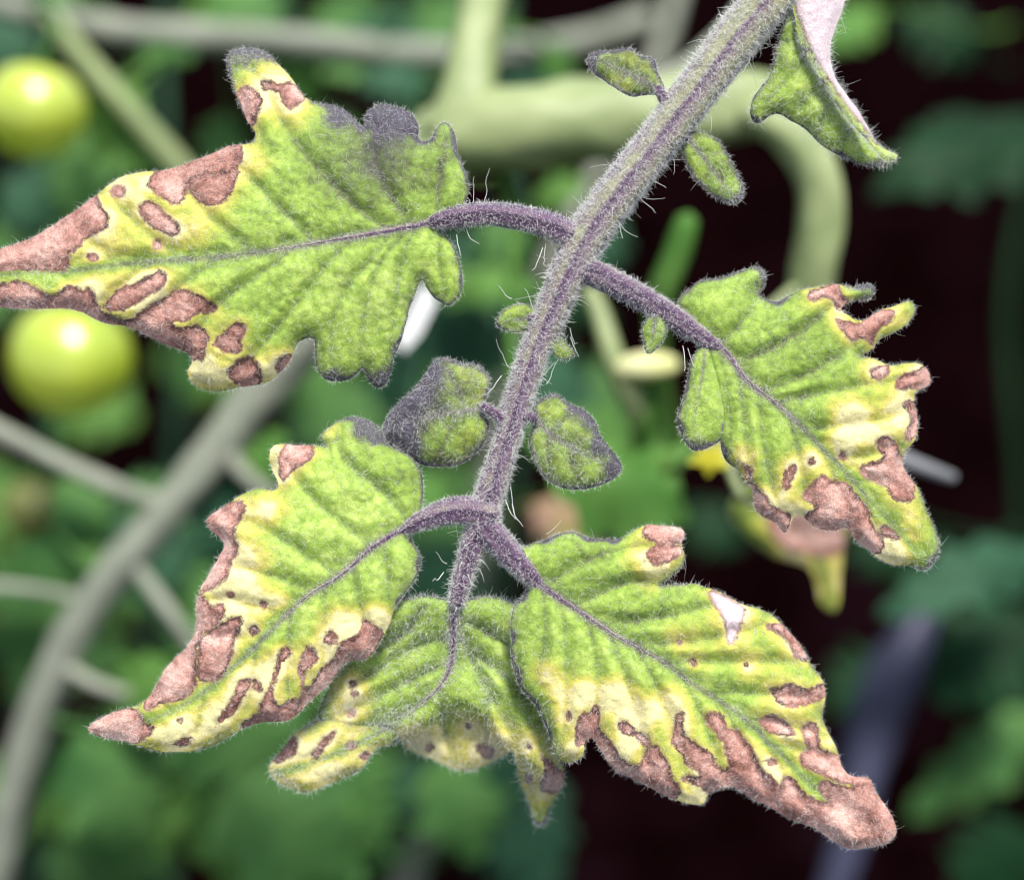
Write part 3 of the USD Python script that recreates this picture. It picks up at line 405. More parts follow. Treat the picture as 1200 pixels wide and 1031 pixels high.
# --- leaflet 4: lower right
k4 = lambda *p: C(560, 600, A3, *p); l4 = lambda *p: C(560, 760, A3, *p); m4 = lambda *p: C(780, 660, 2.946, *p)
out4 = k4((225, 370), (170, 430), (155, 560), (160, 700), (190, 800), (235, 860), (270, 900)) + l4((310, 340), (340, 430), (375, 510), (420, 530), (470, 510), (495, 470), (500, 432), (530, 415), (555, 440), (590, 500), (650, 570), (720, 600), (800, 640), (870, 680), (950, 710), (1010, 725), (1050, 715), (1072, 670)) + \
    m4((180, 780), (230, 770), (280, 800), (360, 840), (430, 880), (510, 910), (590, 965), (640, 985), (690, 980), (760, 965), (795, 930), (785, 880), (755, 830), (720, 780), (700, 740), (650, 735), (610, 700), (590, 640), (560, 580), (540, 520), (550, 460), (540, 400), (510, 360), (470, 290), (430, 240), (380, 190), (320, 155), (270, 145), (210, 110), (150, 85), (90, 70)) + \
    k4((900, 335), (855, 338), (880, 312), (930, 270), (960, 200), (945, 140), (965, 105), (940, 75), (860, 65), (790, 60), (720, 85), (660, 120), (580, 125), (500, 115), (430, 90), (330, 120), (240, 150), (150, 190), (185, 260))
mid4 = [(608, 660), (625, 678), (656, 701), (686, 721), (716, 741), (752, 761), (777, 775), (812, 801), (848, 824), (882, 850), (916, 884), (950, 918), (997, 957), (1035, 980)]
v4 = [[(640, 688), (690, 655), (760, 640)], [(670, 711), (715, 690), (740, 682), (775, 686)], [(700, 731), (780, 722), (850, 702)], [(735, 752), (820, 750), (895, 730)], [(777, 775), (850, 775), (945, 775)], [(830, 812), (890, 812), (960, 822)], [(872, 842), (925, 850), (968, 862)], [(905, 873), (950, 880), (985, 895)], [(636, 686), (636, 760), (622, 815)], [(656, 701), (664, 780), (658, 880)], [(686, 721), (700, 790), (692, 860)], [(712, 738), (738, 810), (760, 905)], [(748, 759), (780, 830), (810, 930)], [(800, 792), (825, 845), (850, 915)], [(848, 824), (870, 870), (905, 940)], [(890, 858), (925, 915), (955, 965)]]
les4 = [k4((765, 100), (790, 58), (860, 62), (940, 72), (962, 105), (938, 150), (895, 142), (830, 148), (800, 132)), k4((782, 190), (820, 158), (900, 140), (945, 185), (900, 230), (840, 248), (790, 222)), m4((345, 210), (390, 212), (430, 238), (468, 288), (490, 332), (460, 332), (430, 290), (400, 250), (355, 225)),
        m4((360, 425), (390, 430), (420, 415), (480, 430), (510, 425), (545, 420), (552, 455), (520, 475), (480, 490), (430, 495), (385, 475)), m4((325, 540), (370, 525), (420, 555), (450, 590), (430, 595), (380, 590), (340, 570)), m4((470, 570), (510, 550), (530, 600), (540, 640), (590, 660), (620, 700), (700, 738), (695, 765), (620, 760), (560, 742), (500, 715), (465, 690), (465, 660), (490, 640)),
        m4((530, 760), (560, 748), (640, 768), (705, 745), (745, 810), (792, 885), (800, 935), (760, 970), (690, 985), (640, 990), (580, 960), (510, 915), (430, 884), (360, 844), (280, 804), (230, 774), (180, 784), (145, 790), (110, 765), (60, 750), (55, 735), (120, 735), (70, 690), (60, 660), (25, 630), (25, 580), (40, 520), (60, 510), (60, 570), (90, 610), (120, 630), (160, 660), (185, 700), (210, 710), (205, 640), (190, 605), (145, 555), (140, 520), (170, 515), (200, 530), (215, 570), (235, 570), (270, 600), (310, 660), (330, 710), (370, 740), (405, 770), (400, 745), (430, 735), (450, 750), (500, 805), (570, 825), (540, 800)),
        l4((455, 445), (465, 330), (490, 300), (520, 290), (545, 260), (565, 290), (570, 370), (620, 430), (660, 500), (700, 530), (740, 540), (770, 500), (790, 450), (830, 450), (860, 490), (890, 540), (905, 600), (940, 650), (920, 695), (870, 684), (800, 644), (720, 604), (650, 574), (587, 503), (552, 440), (530, 412), (495, 440), (470, 455)), l4((650, 360), (670, 335), (710, 350), (730, 380), (780, 400), (800, 440), (780, 460), (730, 405), (690, 400)), l4((410, 300), (430, 292), (437, 320), (415, 332)),
        [(809, 772), (815, 771), (816, 778), (810, 779)], [(872, 777), (876, 777), (875, 782)], [(793, 751), (797, 750), (797, 755)], m4((345, 680), (375, 675), (385, 690), (355, 695))]
pal4 = [m4((150, 95), (190, 103), (250, 136), (272, 150), (265, 200), (242, 260), (230, 282), (212, 268), (208, 220), (188, 170), (155, 120))]
ye4 = [(638, 787, 18, 1.0), (656, 812, 14, .9), (684, 810, 16, 1.2), (722, 812, 20, 1.3), (747, 838, 20, 1.2), (782, 820, 20, 1.1), (662, 842, 14, .7), (815, 934, 14, 1.0), (735, 878, 14, .9), (916, 882, 26, .6), (892, 782, 28, .4), (870, 722, 18, .5), (975, 865, 10, .8), (762, 668, 20, .9), (745, 645, 10, .5), (668, 880, 14, .8), (800, 850, 14, .6), (820, 905, 14, .6), (860, 875, 16, .6), (905, 905, 14, .7), (840, 740, 30, .3), (795, 745, 20, .25), (930, 835, 20, .4), (930, 760, 16, .4)]
pu4 = [(606, 790, 11, .8), (636, 858, 9, .8), (600, 745, 7, .6), (625, 825, 9, .6), (690, 628, 8, .7), (720, 632, 9, .7), (640, 632, 8, .5), (640, 775, 12, .25), (755, 684, 16, .4), (612, 700, 8, .4)]
def dep4(x, y):
    d = droop((600, 655), (1045, 985), -4, 18, 12, 0.5)(x, y)
    return d - 7 * np.exp(-((x - 740) / 75) ** 2) * sstep(685 - y, 0, 18)
s4 = sheet(out4, mid4, v4, les4, ye4, pu4, dep4, 0.6, 11, 8, pale=pal4, seed=4, toneblobs=[(680, 650, 50, -.15), (760, 720, 50, -.16), (840, 760, 40, -.1), (700, 770, 50, .15), (820, 820, 50, .15)])
leaflet([s4], leaf, 'large lower right leaflet with brown pointed end and a whitish scar', midw=(13, 0.4))

# --- leaflet 5: terminal, folded away
out5 = [(462, 702), (500, 697), (525, 702), (545, 702), (560, 699), (605, 706), (640, 760), (645, 850), (657, 893), (661, 909), (658, 921), (651, 934), (643, 952), (638, 967), (628, 964), (623, 947), (614, 926), (606, 900), (600, 878), (592, 884), (577, 892), (552, 902), (527, 898), (502, 887), (481, 879), (468, 864), (455, 852), (430, 854), (395, 853), (376, 843), (373, 836), (378, 821), (400, 775), (440, 715)]
mid5 = [(535, 704), (531, 750), (524, 790), (505, 814), (476, 836), (440, 850)]
v5 = [[(536, 710), (548, 760), (570, 805), (595, 850), (615, 900), (632, 955)], [(531, 748), (490, 756), (450, 780), (415, 800)], [(527, 775), (490, 792), (450, 812), (400, 838)], [(540, 725), (570, 740), (615, 770)], [(550, 765), (590, 790), (625, 830)], [(515, 805), (520, 850), (530, 890)], [(575, 815), (570, 850), (575, 885)], [(500, 705), (480, 735), (440, 760)]]
les5 = [[(409, 799), (415, 797), (417, 803), (411, 806)], [(411, 810), (417, 809), (418, 815), (412, 816)], [(407, 834), (413, 830), (417, 836), (411, 841)], j3((1020, 690), (1060, 685), (1100, 700), (1100, 730), (1070, 747)), j3((790, 680), (820, 685), (830, 705), (800, 712)), l4((295, 500), (330, 512), (360, 540), (397, 590), (392, 640), (360, 668), (300, 660), (295, 610), (310, 560)), l4((225, 580), (245, 590), (245, 630), (228, 620)), [(617, 872), (622, 872), (621, 878)], j3((975, 585), (1000, 590), (995, 610), (975, 605))]
ye5 = [(413, 812, 24, .7), (540, 884, 34, .62), (580, 862, 26, .5), (625, 935, 18, .7), (610, 875, 24, .5), (500, 872, 20, .8), (470, 858, 18, .5), (400, 840, 14, .5), (480, 780, 30, .2)]
def dep5(x, y):
    rid = np.interp(x, [370, 440, 480, 530, 560, 600, 660], [900, 862, 838, 808, 818, 870, 900])
    return 12 + 22 * sstep(y, 700, 770) + 6 * sstep(y, 760, 900) + 46 * sstep(y - rid, 4, 55) + 0.10 * np.abs(x - 535)
s5 = sheet(out5, mid5, v5, les5, ye5, [(635, 962, 8, .4), (480, 702, 8, .3)], dep5, 0.52, 12, 6, seed=5, toneblobs=[(540, 870, 40, .1), (600, 760, 40, .1)])
out5b = [(478, 842), (464, 869), (441, 876), (426, 897), (401, 912), (376, 922), (358, 928), (338, 922), (318, 909), (316, 897), (330, 879), (345, 859), (366, 846), (385, 835), (430, 828)]
les5b = [j3((75, 755), (150, 680), (180, 645), (192, 700), (170, 740), (110, 762)), j3((258, 740), (290, 680), (330, 640), (372, 618), (352, 660), (312, 710), (280, 752)), j3((420, 680), (460, 672), (465, 700), (430, 705)), j3((480, 735), (520, 715), (525, 730), (490, 750))]
s5b = sheet(out5b, [(470, 845), (420, 870), (370, 892), (325, 905)], [], les5b, [(345, 885, 30, .65), (390, 885, 30, .55), (330, 905, 20, .7), (430, 860, 24, .5), (380, 910, 24, .6)], [], lambda x, y: 52 + 0.12 * np.abs(y - 880) + 0.0 * x, 0.55, 7, 8, seed=55, mid_w=1.5)
leaflet([s5, s5b], leaf, 'folded terminal leaflet at the lower end with yellow drooping lobes', dens=0.22, hl=5.5, midw=(17, 0.8))

# --- leaflet 6: folded one at the upper right
t6 = lambda *p: C(860, 0, A3, *p)
out6 = [(918, -24), (922, -5)] + t6((235, 100), (195, 230), (175, 330), (130, 400), (85, 470), (80, 550), (110, 575), (160, 545), (210, 530), (260, 560), (330, 600), (400, 670), (480, 720), (580, 760), (680, 775), (735, 758), (660, 680), (545, 540), (450, 400), (360, 260), (315, 150), (275, 20)) + [(932, -20)]
s6 = sheet(out6, [(926, -15), (942, 50), (966, 100), (990, 135), (1036, 187)], [[(948, 66), (915, 100), (888, 130)], [(962, 95), (940, 120), (925, 138)], [(978, 118), (962, 145), (958, 165)], [(1000, 148), (990, 165), (985, 180)]], [], [(925, 90, 40, .22)], [(1030, 190, 10, .5), (885, 140, 8, .5), (985, 180, 10, .4)], lambda x, y: -2 + 14 * lerp(x, y, (950, 60), (890, 140)) + 0.05 * y, 0.66, 9, 6, seed=6, mid_w=2)
out6b = [(924, -24), (990, -24), (991, -5), (986, 15), (976, 42), (973, 62), (979, 91), (997, 118), (1017, 149), (1035, 174), (1052, 183), (1042, 189), (1021, 170), (990, 136), (967, 101), (945, 66), (934, 38), (928, 5)]
s6b = sheet(out6b, [(930, -15), (945, 50), (966, 95), (988, 130), (1040, 186)], [], [], [], [(960, 100, 9, .75), (980, 128, 9, .75), (1010, 160, 9, .7), (943, 60, 7, .7), (1046, 184, 6, .4)], lambda x, y: -14 + 0.0 * x + 20 * ((x - np.interp(y, [-24, 66, 101, 136, 189], [924, 945, 967, 990, 1042])) / 26) ** 2 * 0.35, 0.95, 3, 5, pale=[[(932, -30), (1000, -30), (996, 10), (984, 40), (980, 62), (986, 90), (1002, 116), (1022, 148), (1036, 168), (1030, 170), (1014, 152), (990, 122), (972, 94), (952, 62), (940, 30)]], edge_purple=0.2, seed=66, mid_w=1)
leaflet([s6, s6b], leaf, 'small folded leaflet at the upper right with white fuzzy underside', dens=0.26, hl=6)

# --- small leaflets along the rachis
p_ = lambda *p: C(430, 400, 3.75, *p); q_ = lambda *p: C(540, 240, A3, *p); r_ = lambda *p: C(560, 0, A3, *p)
def small(out, mid, veins, tone, purple, d, seed, label, ye=(), bulge=7, curl=6):
    s = sheet(out, mid, veins, [], ye, purple, d, tone - 0.14, bulge, curl, spacing=2.4, seed=seed, mid_w=3); leaflet([s], leaf, label, dens=0.2, hl=3.8)
small(p_((510, 290), (545, 200), (520, 130), (480, 100), (420, 95), (340, 70), (290, 95), (240, 170), (150, 260), (80, 350), (75, 410), (130, 460), (220, 530), (300, 550), (400, 540), (480, 490), (530, 410), (530, 340)), [(566, 478), (530, 484), (490, 491), (454, 502)], [[(545, 481), (535, 450), (520, 428)], [(515, 487), (500, 465), (495, 450)], [(540, 482), (525, 510), (510, 540)], [(505, 489), (490, 510), (480, 528)]], 0.42,
      [(478, 468, 22, .9), (462, 500, 22, .9), (480, 525, 16, .7), (505, 435, 14, .6), (500, 455, 30, .3), (555, 440, 20, .25), (520, 475, 75, .3)], lambda x, y: -2 + 0.10 * (575 - x) + 0.002 * (y - 485) ** 2, 31, 'rounded small leaflet left of the stalk with grey purple margin', [(545, 520, 18, .4), (545, 450, 40, .3), (560, 470, 10, .3)])
small(p_((740, 350), (730, 290), (770, 250), (830, 230), (880, 265), (950, 300), (1000, 350), (1030, 420), (1080, 480), (1120, 560), (1090, 600), (1000, 640), (900, 650), (820, 625), (760, 570), (720, 490), (715, 410)), [(628, 493), (655, 515), (690, 535), (724, 552)], [[(645, 508), (662, 490), (672, 480)], [(668, 523), (690, 510), (700, 505)], [(645, 508), (642, 535), (650, 560)], [(672, 526), (672, 550), (685, 568)]], 0.5,
      [(705, 522, 14, .7), (720, 550, 13, .9), (690, 492, 12, .5), (672, 480, 10, .4), (670, 515, 70, .3)], lambda x, y: -1 + 0.08 * (x - 628) + 0.002 * (y - 520) ** 2, 32, 'small oval leaflet right of the stalk with purple tip', [(640, 480, 12, .3), (660, 520, 45, .3)])
small(q_((375, 500), (310, 460), (230, 470), (165, 530), (180, 570), (250, 595), (310, 580), (370, 550)), [(634, 373), (610, 374), (586, 376)], [], 0.55, [(630, 372, 10, .45)], lambda x, y: -6 + 0.05 * (635 - x), 33, 'tiny oval leaflet left of the stalk', [(605, 372, 14, .4)], 5, 4)
small(q_((400, 610), (430, 580), (470, 600), (500, 650), (530, 690), (500, 720), (450, 710), (415, 670)), [(645, 392), (658, 405), (670, 418)], [], 0.55, [(648, 394, 10, .5)], lambda x, y: -6 + 0.0 * x, 34, 'tiny folded leaflet right of the stalk', [(660, 410, 10, .5)], 4, 4)
small(q_((900, 498), (945, 530), (957, 590), (920, 660), (870, 692), (850, 640), (838, 580), (860, 530)), [(768, 368), (766, 390), (760, 411)], [], 0.68, [(768, 368, 6, .3)], lambda x, y: -16 + 0.0 * x, 35, 'tiny pale oval leaflet on the right side stalk', [(766, 390, 14, .3)], 5, 4)
small(r_((870, 430), (835, 330), (815, 270), (760, 262), (720, 225), (640, 235), (560, 240), (505, 280), (540, 340), (620, 400), (720, 450), (800, 440)), [(775, 106), (745, 90), (715, 76), (690, 70)], [[(745, 90), (748, 75)], [(735, 85), (725, 100)]], 0.42, [(692, 72, 10, .7), (765, 75, 8, .4), (735, 85, 50, .26)], lambda x, y: -4 + 0.06 * (778 - x), 36, 'small olive leaflet at the upper left of the stalk', [(735, 85, 32, .55), (770, 102, 8, .6)], 6, 5)
small([(802, 164), (812, 154), (832, 158), (847, 171), (860, 194), (869, 215), (871, 230), (862, 239), (850, 237), (832, 227), (812, 207), (800, 182)], [(806, 162), (825, 185), (845, 212), (866, 234)], [[(825, 185), (845, 178)], [(835, 198), (822, 210)]], 0.6, [(866, 232, 10, .5), (835, 200, 50, .22)], lambda x, y: -5 + 0.08 * (y - 160), 37, 'small oval green leaflet right of the upper stalk', [(818, 170, 14, .5), (835, 200, 30, .35)], 6, 5)

# ---------------------------------------------------------------- blurred plants behind
def bg_leaf(parent, a, b, da, db, width, mat, seed=0, fold=0.18, stalk=None, lobes=4, label=None, up=None):
    """a, b: (px, py) of base and tip, da, db their depths; width in photo px"""
    rs = np.random.default_rng(1000 + seed); A, B = at(a[0], a[1], da), at(b[0], b[1], db); ax = B - A; ln = np.linalg.norm(ax); ax /= ln
    W = width * PXM * (DIST + (da + db) / 2 * PXM) / DIST / 2
    view = -F * 0.8 + np.array([0, 0, 0.6]) if up is None else np.asarray(up, float)
    n0 = view + rs.normal(0, 0.15, 3); n0 -= (n0 @ ax) * ax; n0 /= np.linalg.norm(n0); sd = np.cross(n0, ax)
    nu, nv = 26, 11; u = np.linspace(0, 1, nu); v = np.linspace(-1, 1, nv)
    prof = np.sin(np.pi * np.clip(u, 0, 1) ** 0.75) ** 0.8 * (1 - 0.25 * u)
    V = np.zeros((nu, nv, 3))
    for j, vv in enumerate(v):
        lob = 1 + 0.22 * np.sin(u * math.pi * 2 * lobes + (0.7 if vv > 0 else 0) + seed) * abs(vv) ** 2 + 0.1 * (rs.random() - 0.5)
        w = W * prof * lob * vv; z = -abs(vv) ** 1.5 * W * fold * prof + 0.04 * ln * np.sin(u * 9 + seed) * abs(vv) + ln * 0.10 * np.sin(u * math.pi) + 0.05 * W * np.cos(u * 40) * abs(vv)
        V[:, j] = A + np.outer(u * ln + 0.12 * ln * abs(vv) * prof, ax) + np.outer(w, sd) + np.outer(z, n0)
    i = np.arange(nu * nv).reshape(nu, nv); q = np.stack([i[:-1, :-1], i[:-1, 1:], i[1:, 1:], i[1:, :-1]], -1).reshape(-1, 4)
    o = obj('leaf_blade', (V.reshape(-1, 3), q), mat, parent, True, label=label)
    if stalk is not None:
        sx, sy, sdp, sw = stalk
        obj('leaf_stalk', tube_mesh(resample([(sx, sy, sdp, sw), ((sx + a[0]) / 2, (sy + a[1]) / 2 + 6, (sdp + da) / 2, sw * 0.8), (a[0], a[1], da, sw * 0.6), (a[0] * 0.6 + b[0] * 0.4, a[1] * 0.6 + b[1] * 0.4, da * 0.6 + db * 0.4 + 4, sw * 0.3)], 12), 8), mat, parent)
    return o
def bg_tube(name, path, mat, parent, label=None, ring=16): return obj(name, tube_mesh(resample(path, 10), ring, 0.04, wob=0.28), mat, parent, label=label)

plant = thing('tomato_plant', 'blurred thick pale green tomato stem with side shoots behind the sharp leaf', 'tomato plant')
bg_tube('stem', [(915, 122, 610, 70), (880, 122, 605, 90), (800, 132, 600, 98), (700, 142, 600, 100), (600, 152, 610, 104), (525, 168, 640, 100), (470, 235, 690, 84), (430, 300, 725, 74)], PALE_STEM, plant, 'thick pale green stem')
bg_tube('stem', [(440, 285, 720, 72), (385, 365, 760, 66), (300, 468, 800, 56), (205, 588, 820, 50), (112, 700, 850, 48), (50, 820, 900, 46), (10, 960, 960, 46), (-20, 1080, 1000, 46)], GREY_STEM, plant, 'greyer lower part of the stem')
bg_tube('side_shoot', [(535, 160, 630, 92), (548, 112, 620, 72), (556, 60, 640, 60), (566, 0, 680, 56), (580, -80, 740, 54)], PALE_STEM, plant)
bg_tube('curved_stalk', [(855, 125, 600, 60), (900, 138, 560, 58), (942, 175, 540, 58), (962, 235, 545, 58), (958, 300, 560, 56), (945, 370, 600, 54), (930, 470, 700, 50)], PALE_STEM, plant, 'pale stalk curving down at the right')
for pth in ([(200, 592, 818, 24), (85, 548, 800, 22), (0, 506, 790, 22), (-80, 470, 800, 22)], [(150, 655, 830, 22), (190, 705, 820, 20), (222, 752, 820, 18), (250, 800, 840, 16)], [(275, 500, 806, 24), (270, 530, 800, 22), (310, 575, 810, 20), (350, 640, 840, 18)],
            [(105, 705, 860, 18), (50, 692, 860, 14), (-30, 686, 870, 14)], [(70, 775, 870, 18), (110, 800, 860, 16), (150, 812, 870, 14)], [(700, 150, 610, 40), (770, 105, 640, 30), (850, 40, 700, 26), (900, -40, 760, 24)]):
    bg_tube('leaf_stalk', pth, GREY_STEM, plant)
n_leaf = [0]
def L(parent, a, b, da, db, w, mat, **k): n_leaf[0] += 1; return bg_leaf(parent, a, b, da, db, w, mat, seed=n_leaf[0], **k)
L(plant, (640, 545), (810, 610), 620, 660, 130, G_LIGHT, stalk=(560, 160, 640, 18))
L(plant, (60, 620), (40, 780), 900, 980, 150, G_MID, stalk=(130, 680, 850, 14)); L(plant, (230, 740), (330, 690), 840, 900, 110, G_MID, stalk=(190, 700, 822, 12)); L(plant, (260, 560), (290, 680), 830, 900, 120, G_TEAL, stalk=(240, 500, 812, 12))
L(plant, (120, 640), (70, 560), 900, 900, 80, G_MID, stalk=(150, 650, 840, 10)); L(plant, (300, 575), (330, 500), 815, 800, 60, G_LIGHT, stalk=(270, 530, 802, 12))
L(plant, (200, 770), (140, 860), 840, 900, 110, G_LIGHT, stalk=(222, 752, 822, 14)); L(plant, (250, 800), (330, 900), 850, 900, 190, G_MID, stalk=(222, 752, 822, 14)); L(plant, (90, 850), (180, 990), 900, 960, 150, G_MID, stalk=(45, 830, 902, 14)); L(plant, (260, 900), (420, 1050), 860, 960, 170, G_MID, stalk=(250, 800, 842, 14))

plant2 = thing('tomato_plant', 'blurred green tomato foliage and thin grey stem at upper left behind the fruit', 'tomato plant')
bg_tube('stem', [(-60, -20, 1200, 30), (60, 22, 1150, 34), (200, 40, 1120, 36), (330, 48, 1120, 36), (450, 60, 1150, 34), (600, 60, 1300, 32), (760, 20, 1500, 30)], GREY_STEM, plant2)
bg_tube('leaf_stalk', [(60, 22, 1140, 26), (110, 82, 1000, 26), (160, 140, 980, 28), (215, 200, 1000, 26), (260, 270, 1050, 20)], PALE_STEM, plant2)
for args in [((150, 90), (110, 190), 1000, 1050, 90, G_LIGHT), ((130, 150), (200, 205), 1050, 1020, 70, G_LIGHT), ((60, 200), (130, 240), 1150, 1200, 90, G_MID), ((330, 60), (360, 130), 1150, 1180, 100, G_LIGHT), ((270, 130), (250, 220), 1250, 1300, 70, G_MID), ((420, 60), (500, 110), 1150, 1160, 90, G_TEAL), ((150, 30), (230, 70), 1150, 1100, 60, G_MID), ((370, 40), (420, 100), 1180, 1120, 70, G_MID),
             ((480, 20), (430, 90), 1300, 1300, 120, G_TEAL), ((560, 100), (640, 90), 1300, 1350, 60, G_TEAL), ((640, 50), (665, 100), 1300, 1350, 50, G_LIGHT), ((0, 210), (70, 260), 1200, 1250, 90, G_TEAL), ((250, -20), (330, 30), 1250, 1200, 90, G_MID), ((90, -10), (30, 30), 1250, 1250, 80, G_MID)]:
    L(plant2, *args, stalk=(args[0][0] * 0.5 + 130, 44, 1130, 10))

plant3 = thing('tomato_plant', 'blurred teal green tomato foliage in the gaps around the purple stalk', 'tomato plant')
bg_tube('stem', [(470, 1060, 1700, 30), (520, 880, 1550, 30), (560, 660, 1450, 28), (600, 430, 1400, 26), (680, 240, 1400, 24), (760, 90, 1450, 22), (800, -60, 1500, 22)], GREY_STEM, plant3)
for args in [((500, 300), (590, 340), 1150, 1200, 110, G_TEAL), ((560, 360), (530, 450), 1150, 1200, 150, G_TEAL), ((600, 420), (680, 470), 1200, 1250, 110, G_TEAL), ((560, 260), (620, 300), 1150, 1150, 80, G_MID), ((620, 240), (690, 215), 1200, 1150, 50, G_LIGHT), ((650, 500), (760, 520), 1150, 1200, 80, G_LIGHT), ((520, 560), (490, 590), 1150, 1150, 60, G_LIGHT), ((540, 640), (490, 720), 1150, 1200, 130, G_TEAL), ((620, 650), (720, 620), 1200, 1200, 60, G_TEAL),
             ((430, 460), (500, 420), 1250, 1200, 130, G_TEAL), ((400, 420), (340, 480), 1200, 1250, 80, G_MID), ((510, 860), (590, 990), 1250, 1350, 170, G_TEAL), ((640, 900), (590, 1030), 1300, 1400, 110, G_TEAL), ((440, 880), (470, 960), 1250, 1250, 90, G_TEAL), ((380, 860), (330, 960), 1150, 1200, 150, G_LIGHT), ((330, 940), (260, 1050), 1150, 1200, 120, G_LIGHT), ((160, 930), (130, 1040), 1200, 1300, 130, G_MID), ((610, 330), (720, 380), 1350, 1400, 50, G_DARK),
             ((60, 870), (100, 950), 1250, 1300, 110, G_MID), ((420, 930), (380, 1060), 1200, 1250, 120, G_MID), ((540, 930), (660, 1040), 1400, 1450, 110, G_TEAL), ((180, 900), (60, 960), 1350, 1400, 200, G_MID), ((330, 830), (200, 960), 1350, 1450, 240, G_MID), ((200, 850), (140, 790), 1000, 1000, 90, G_LIGHT), ((270, 930), (230, 1010), 1000, 1000, 100, G_LIGHT), ((400, 870), (440, 990), 1050, 1100, 110, G_MID), ((90, 900), (70, 990), 1000, 1050, 90, G_LIGHT), ((200, 610), (150, 560), 1000, 1000, 70, G_MID), ((330, 860), (280, 960), 950, 1000, 120, G_LIGHT), ((520, 880), (560, 1010), 1000, 1050, 110, G_MID), ((600, 930), (640, 1040), 1100, 1150, 90, G_TEAL), ((400, 920), (350, 1040), 1000, 1050, 100, G_LIGHT), ((120, 880), (200, 1000), 1000, 1000, 110, G_LIGHT), ((480, 330), (640, 345), 1100, 1050, 60, G_LIGHT), ((690, 560), (830, 520), 900, 850, 60, G_LIGHT), ((620, 590), (700, 640), 900, 900, 60, G_SICK), ((470, 560), (530, 600), 900, 900, 50, G_LIGHT), ((700, 420), (770, 540), 1300, 1300, 80, G_MID), ((720, 250), (690, 330), 1350, 1350, 60, G_TEAL), ((420, 980), (330, 900), 1400, 1400, 160, G_MID), ((120, 620), (240, 640), 1300, 1350, 170, G_TEAL), ((300, 660), (200, 740), 1350, 1350, 150, G_MID), ((60, 700), (20, 820), 1300, 1350, 130, G_MID), ((80, 960), (160, 1060), 1350, 1400, 140, G_MID), ((310, 700), (330, 800), 1350, 1350, 120, G_MID)]:
    L(plant3, *args, stalk=(570 - (args[0][1] - 600) * 0.15, args[0][1] + 30, 1440, 8))

plant4 = thing('tomato_plant', 'blurred dark green tomato foliage along the right side', 'tomato plant')
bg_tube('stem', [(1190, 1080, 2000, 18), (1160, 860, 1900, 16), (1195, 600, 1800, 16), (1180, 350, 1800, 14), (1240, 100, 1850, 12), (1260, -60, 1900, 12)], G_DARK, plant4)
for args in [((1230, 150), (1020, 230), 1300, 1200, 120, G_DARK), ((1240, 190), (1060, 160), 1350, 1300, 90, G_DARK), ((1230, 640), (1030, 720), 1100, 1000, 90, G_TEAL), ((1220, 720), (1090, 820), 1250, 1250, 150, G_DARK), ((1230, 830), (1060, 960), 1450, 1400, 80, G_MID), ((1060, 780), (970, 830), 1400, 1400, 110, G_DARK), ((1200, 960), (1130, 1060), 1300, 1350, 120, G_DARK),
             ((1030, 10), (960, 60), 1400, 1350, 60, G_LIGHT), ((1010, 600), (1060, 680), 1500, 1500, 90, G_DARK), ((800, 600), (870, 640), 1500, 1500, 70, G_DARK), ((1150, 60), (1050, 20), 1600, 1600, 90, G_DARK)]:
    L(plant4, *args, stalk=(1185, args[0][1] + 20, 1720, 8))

plant5 = thing('tomato_plant', 'farthest hazy green tomato foliage on the left showing between the nearer stems', 'tomato plant')
rs5 = np.random.default_rng(55)
for sx in (40, 190, 330, 470, 590):
    bg_tube('stem', [(sx + 30, 1100, 2300, 20), (sx - 10, 760, 2050, 18), (sx + 20, 420, 1900, 16), (sx, 100, 1900, 14), (sx + 20, -80, 1950, 12)], G_TEAL, plant5)
    for k in range(7):
        y = k * 150 + rs5.uniform(-40, 40); sg = 1 if k % 2 else -1; bx = sx + rs5.uniform(-5, 10)
        if sx == 190 and y < 240: continue
        L(plant5, (bx, y), (bx + sg * rs5.uniform(90, 140), y + rs5.uniform(10, 90)), 1900 + y * 0.25, 1850 + y * 0.25, rs5.uniform(90, 150), [G_MID, G_TEAL, G_LIGHT, G_MID][int(rs5.integers(4))])

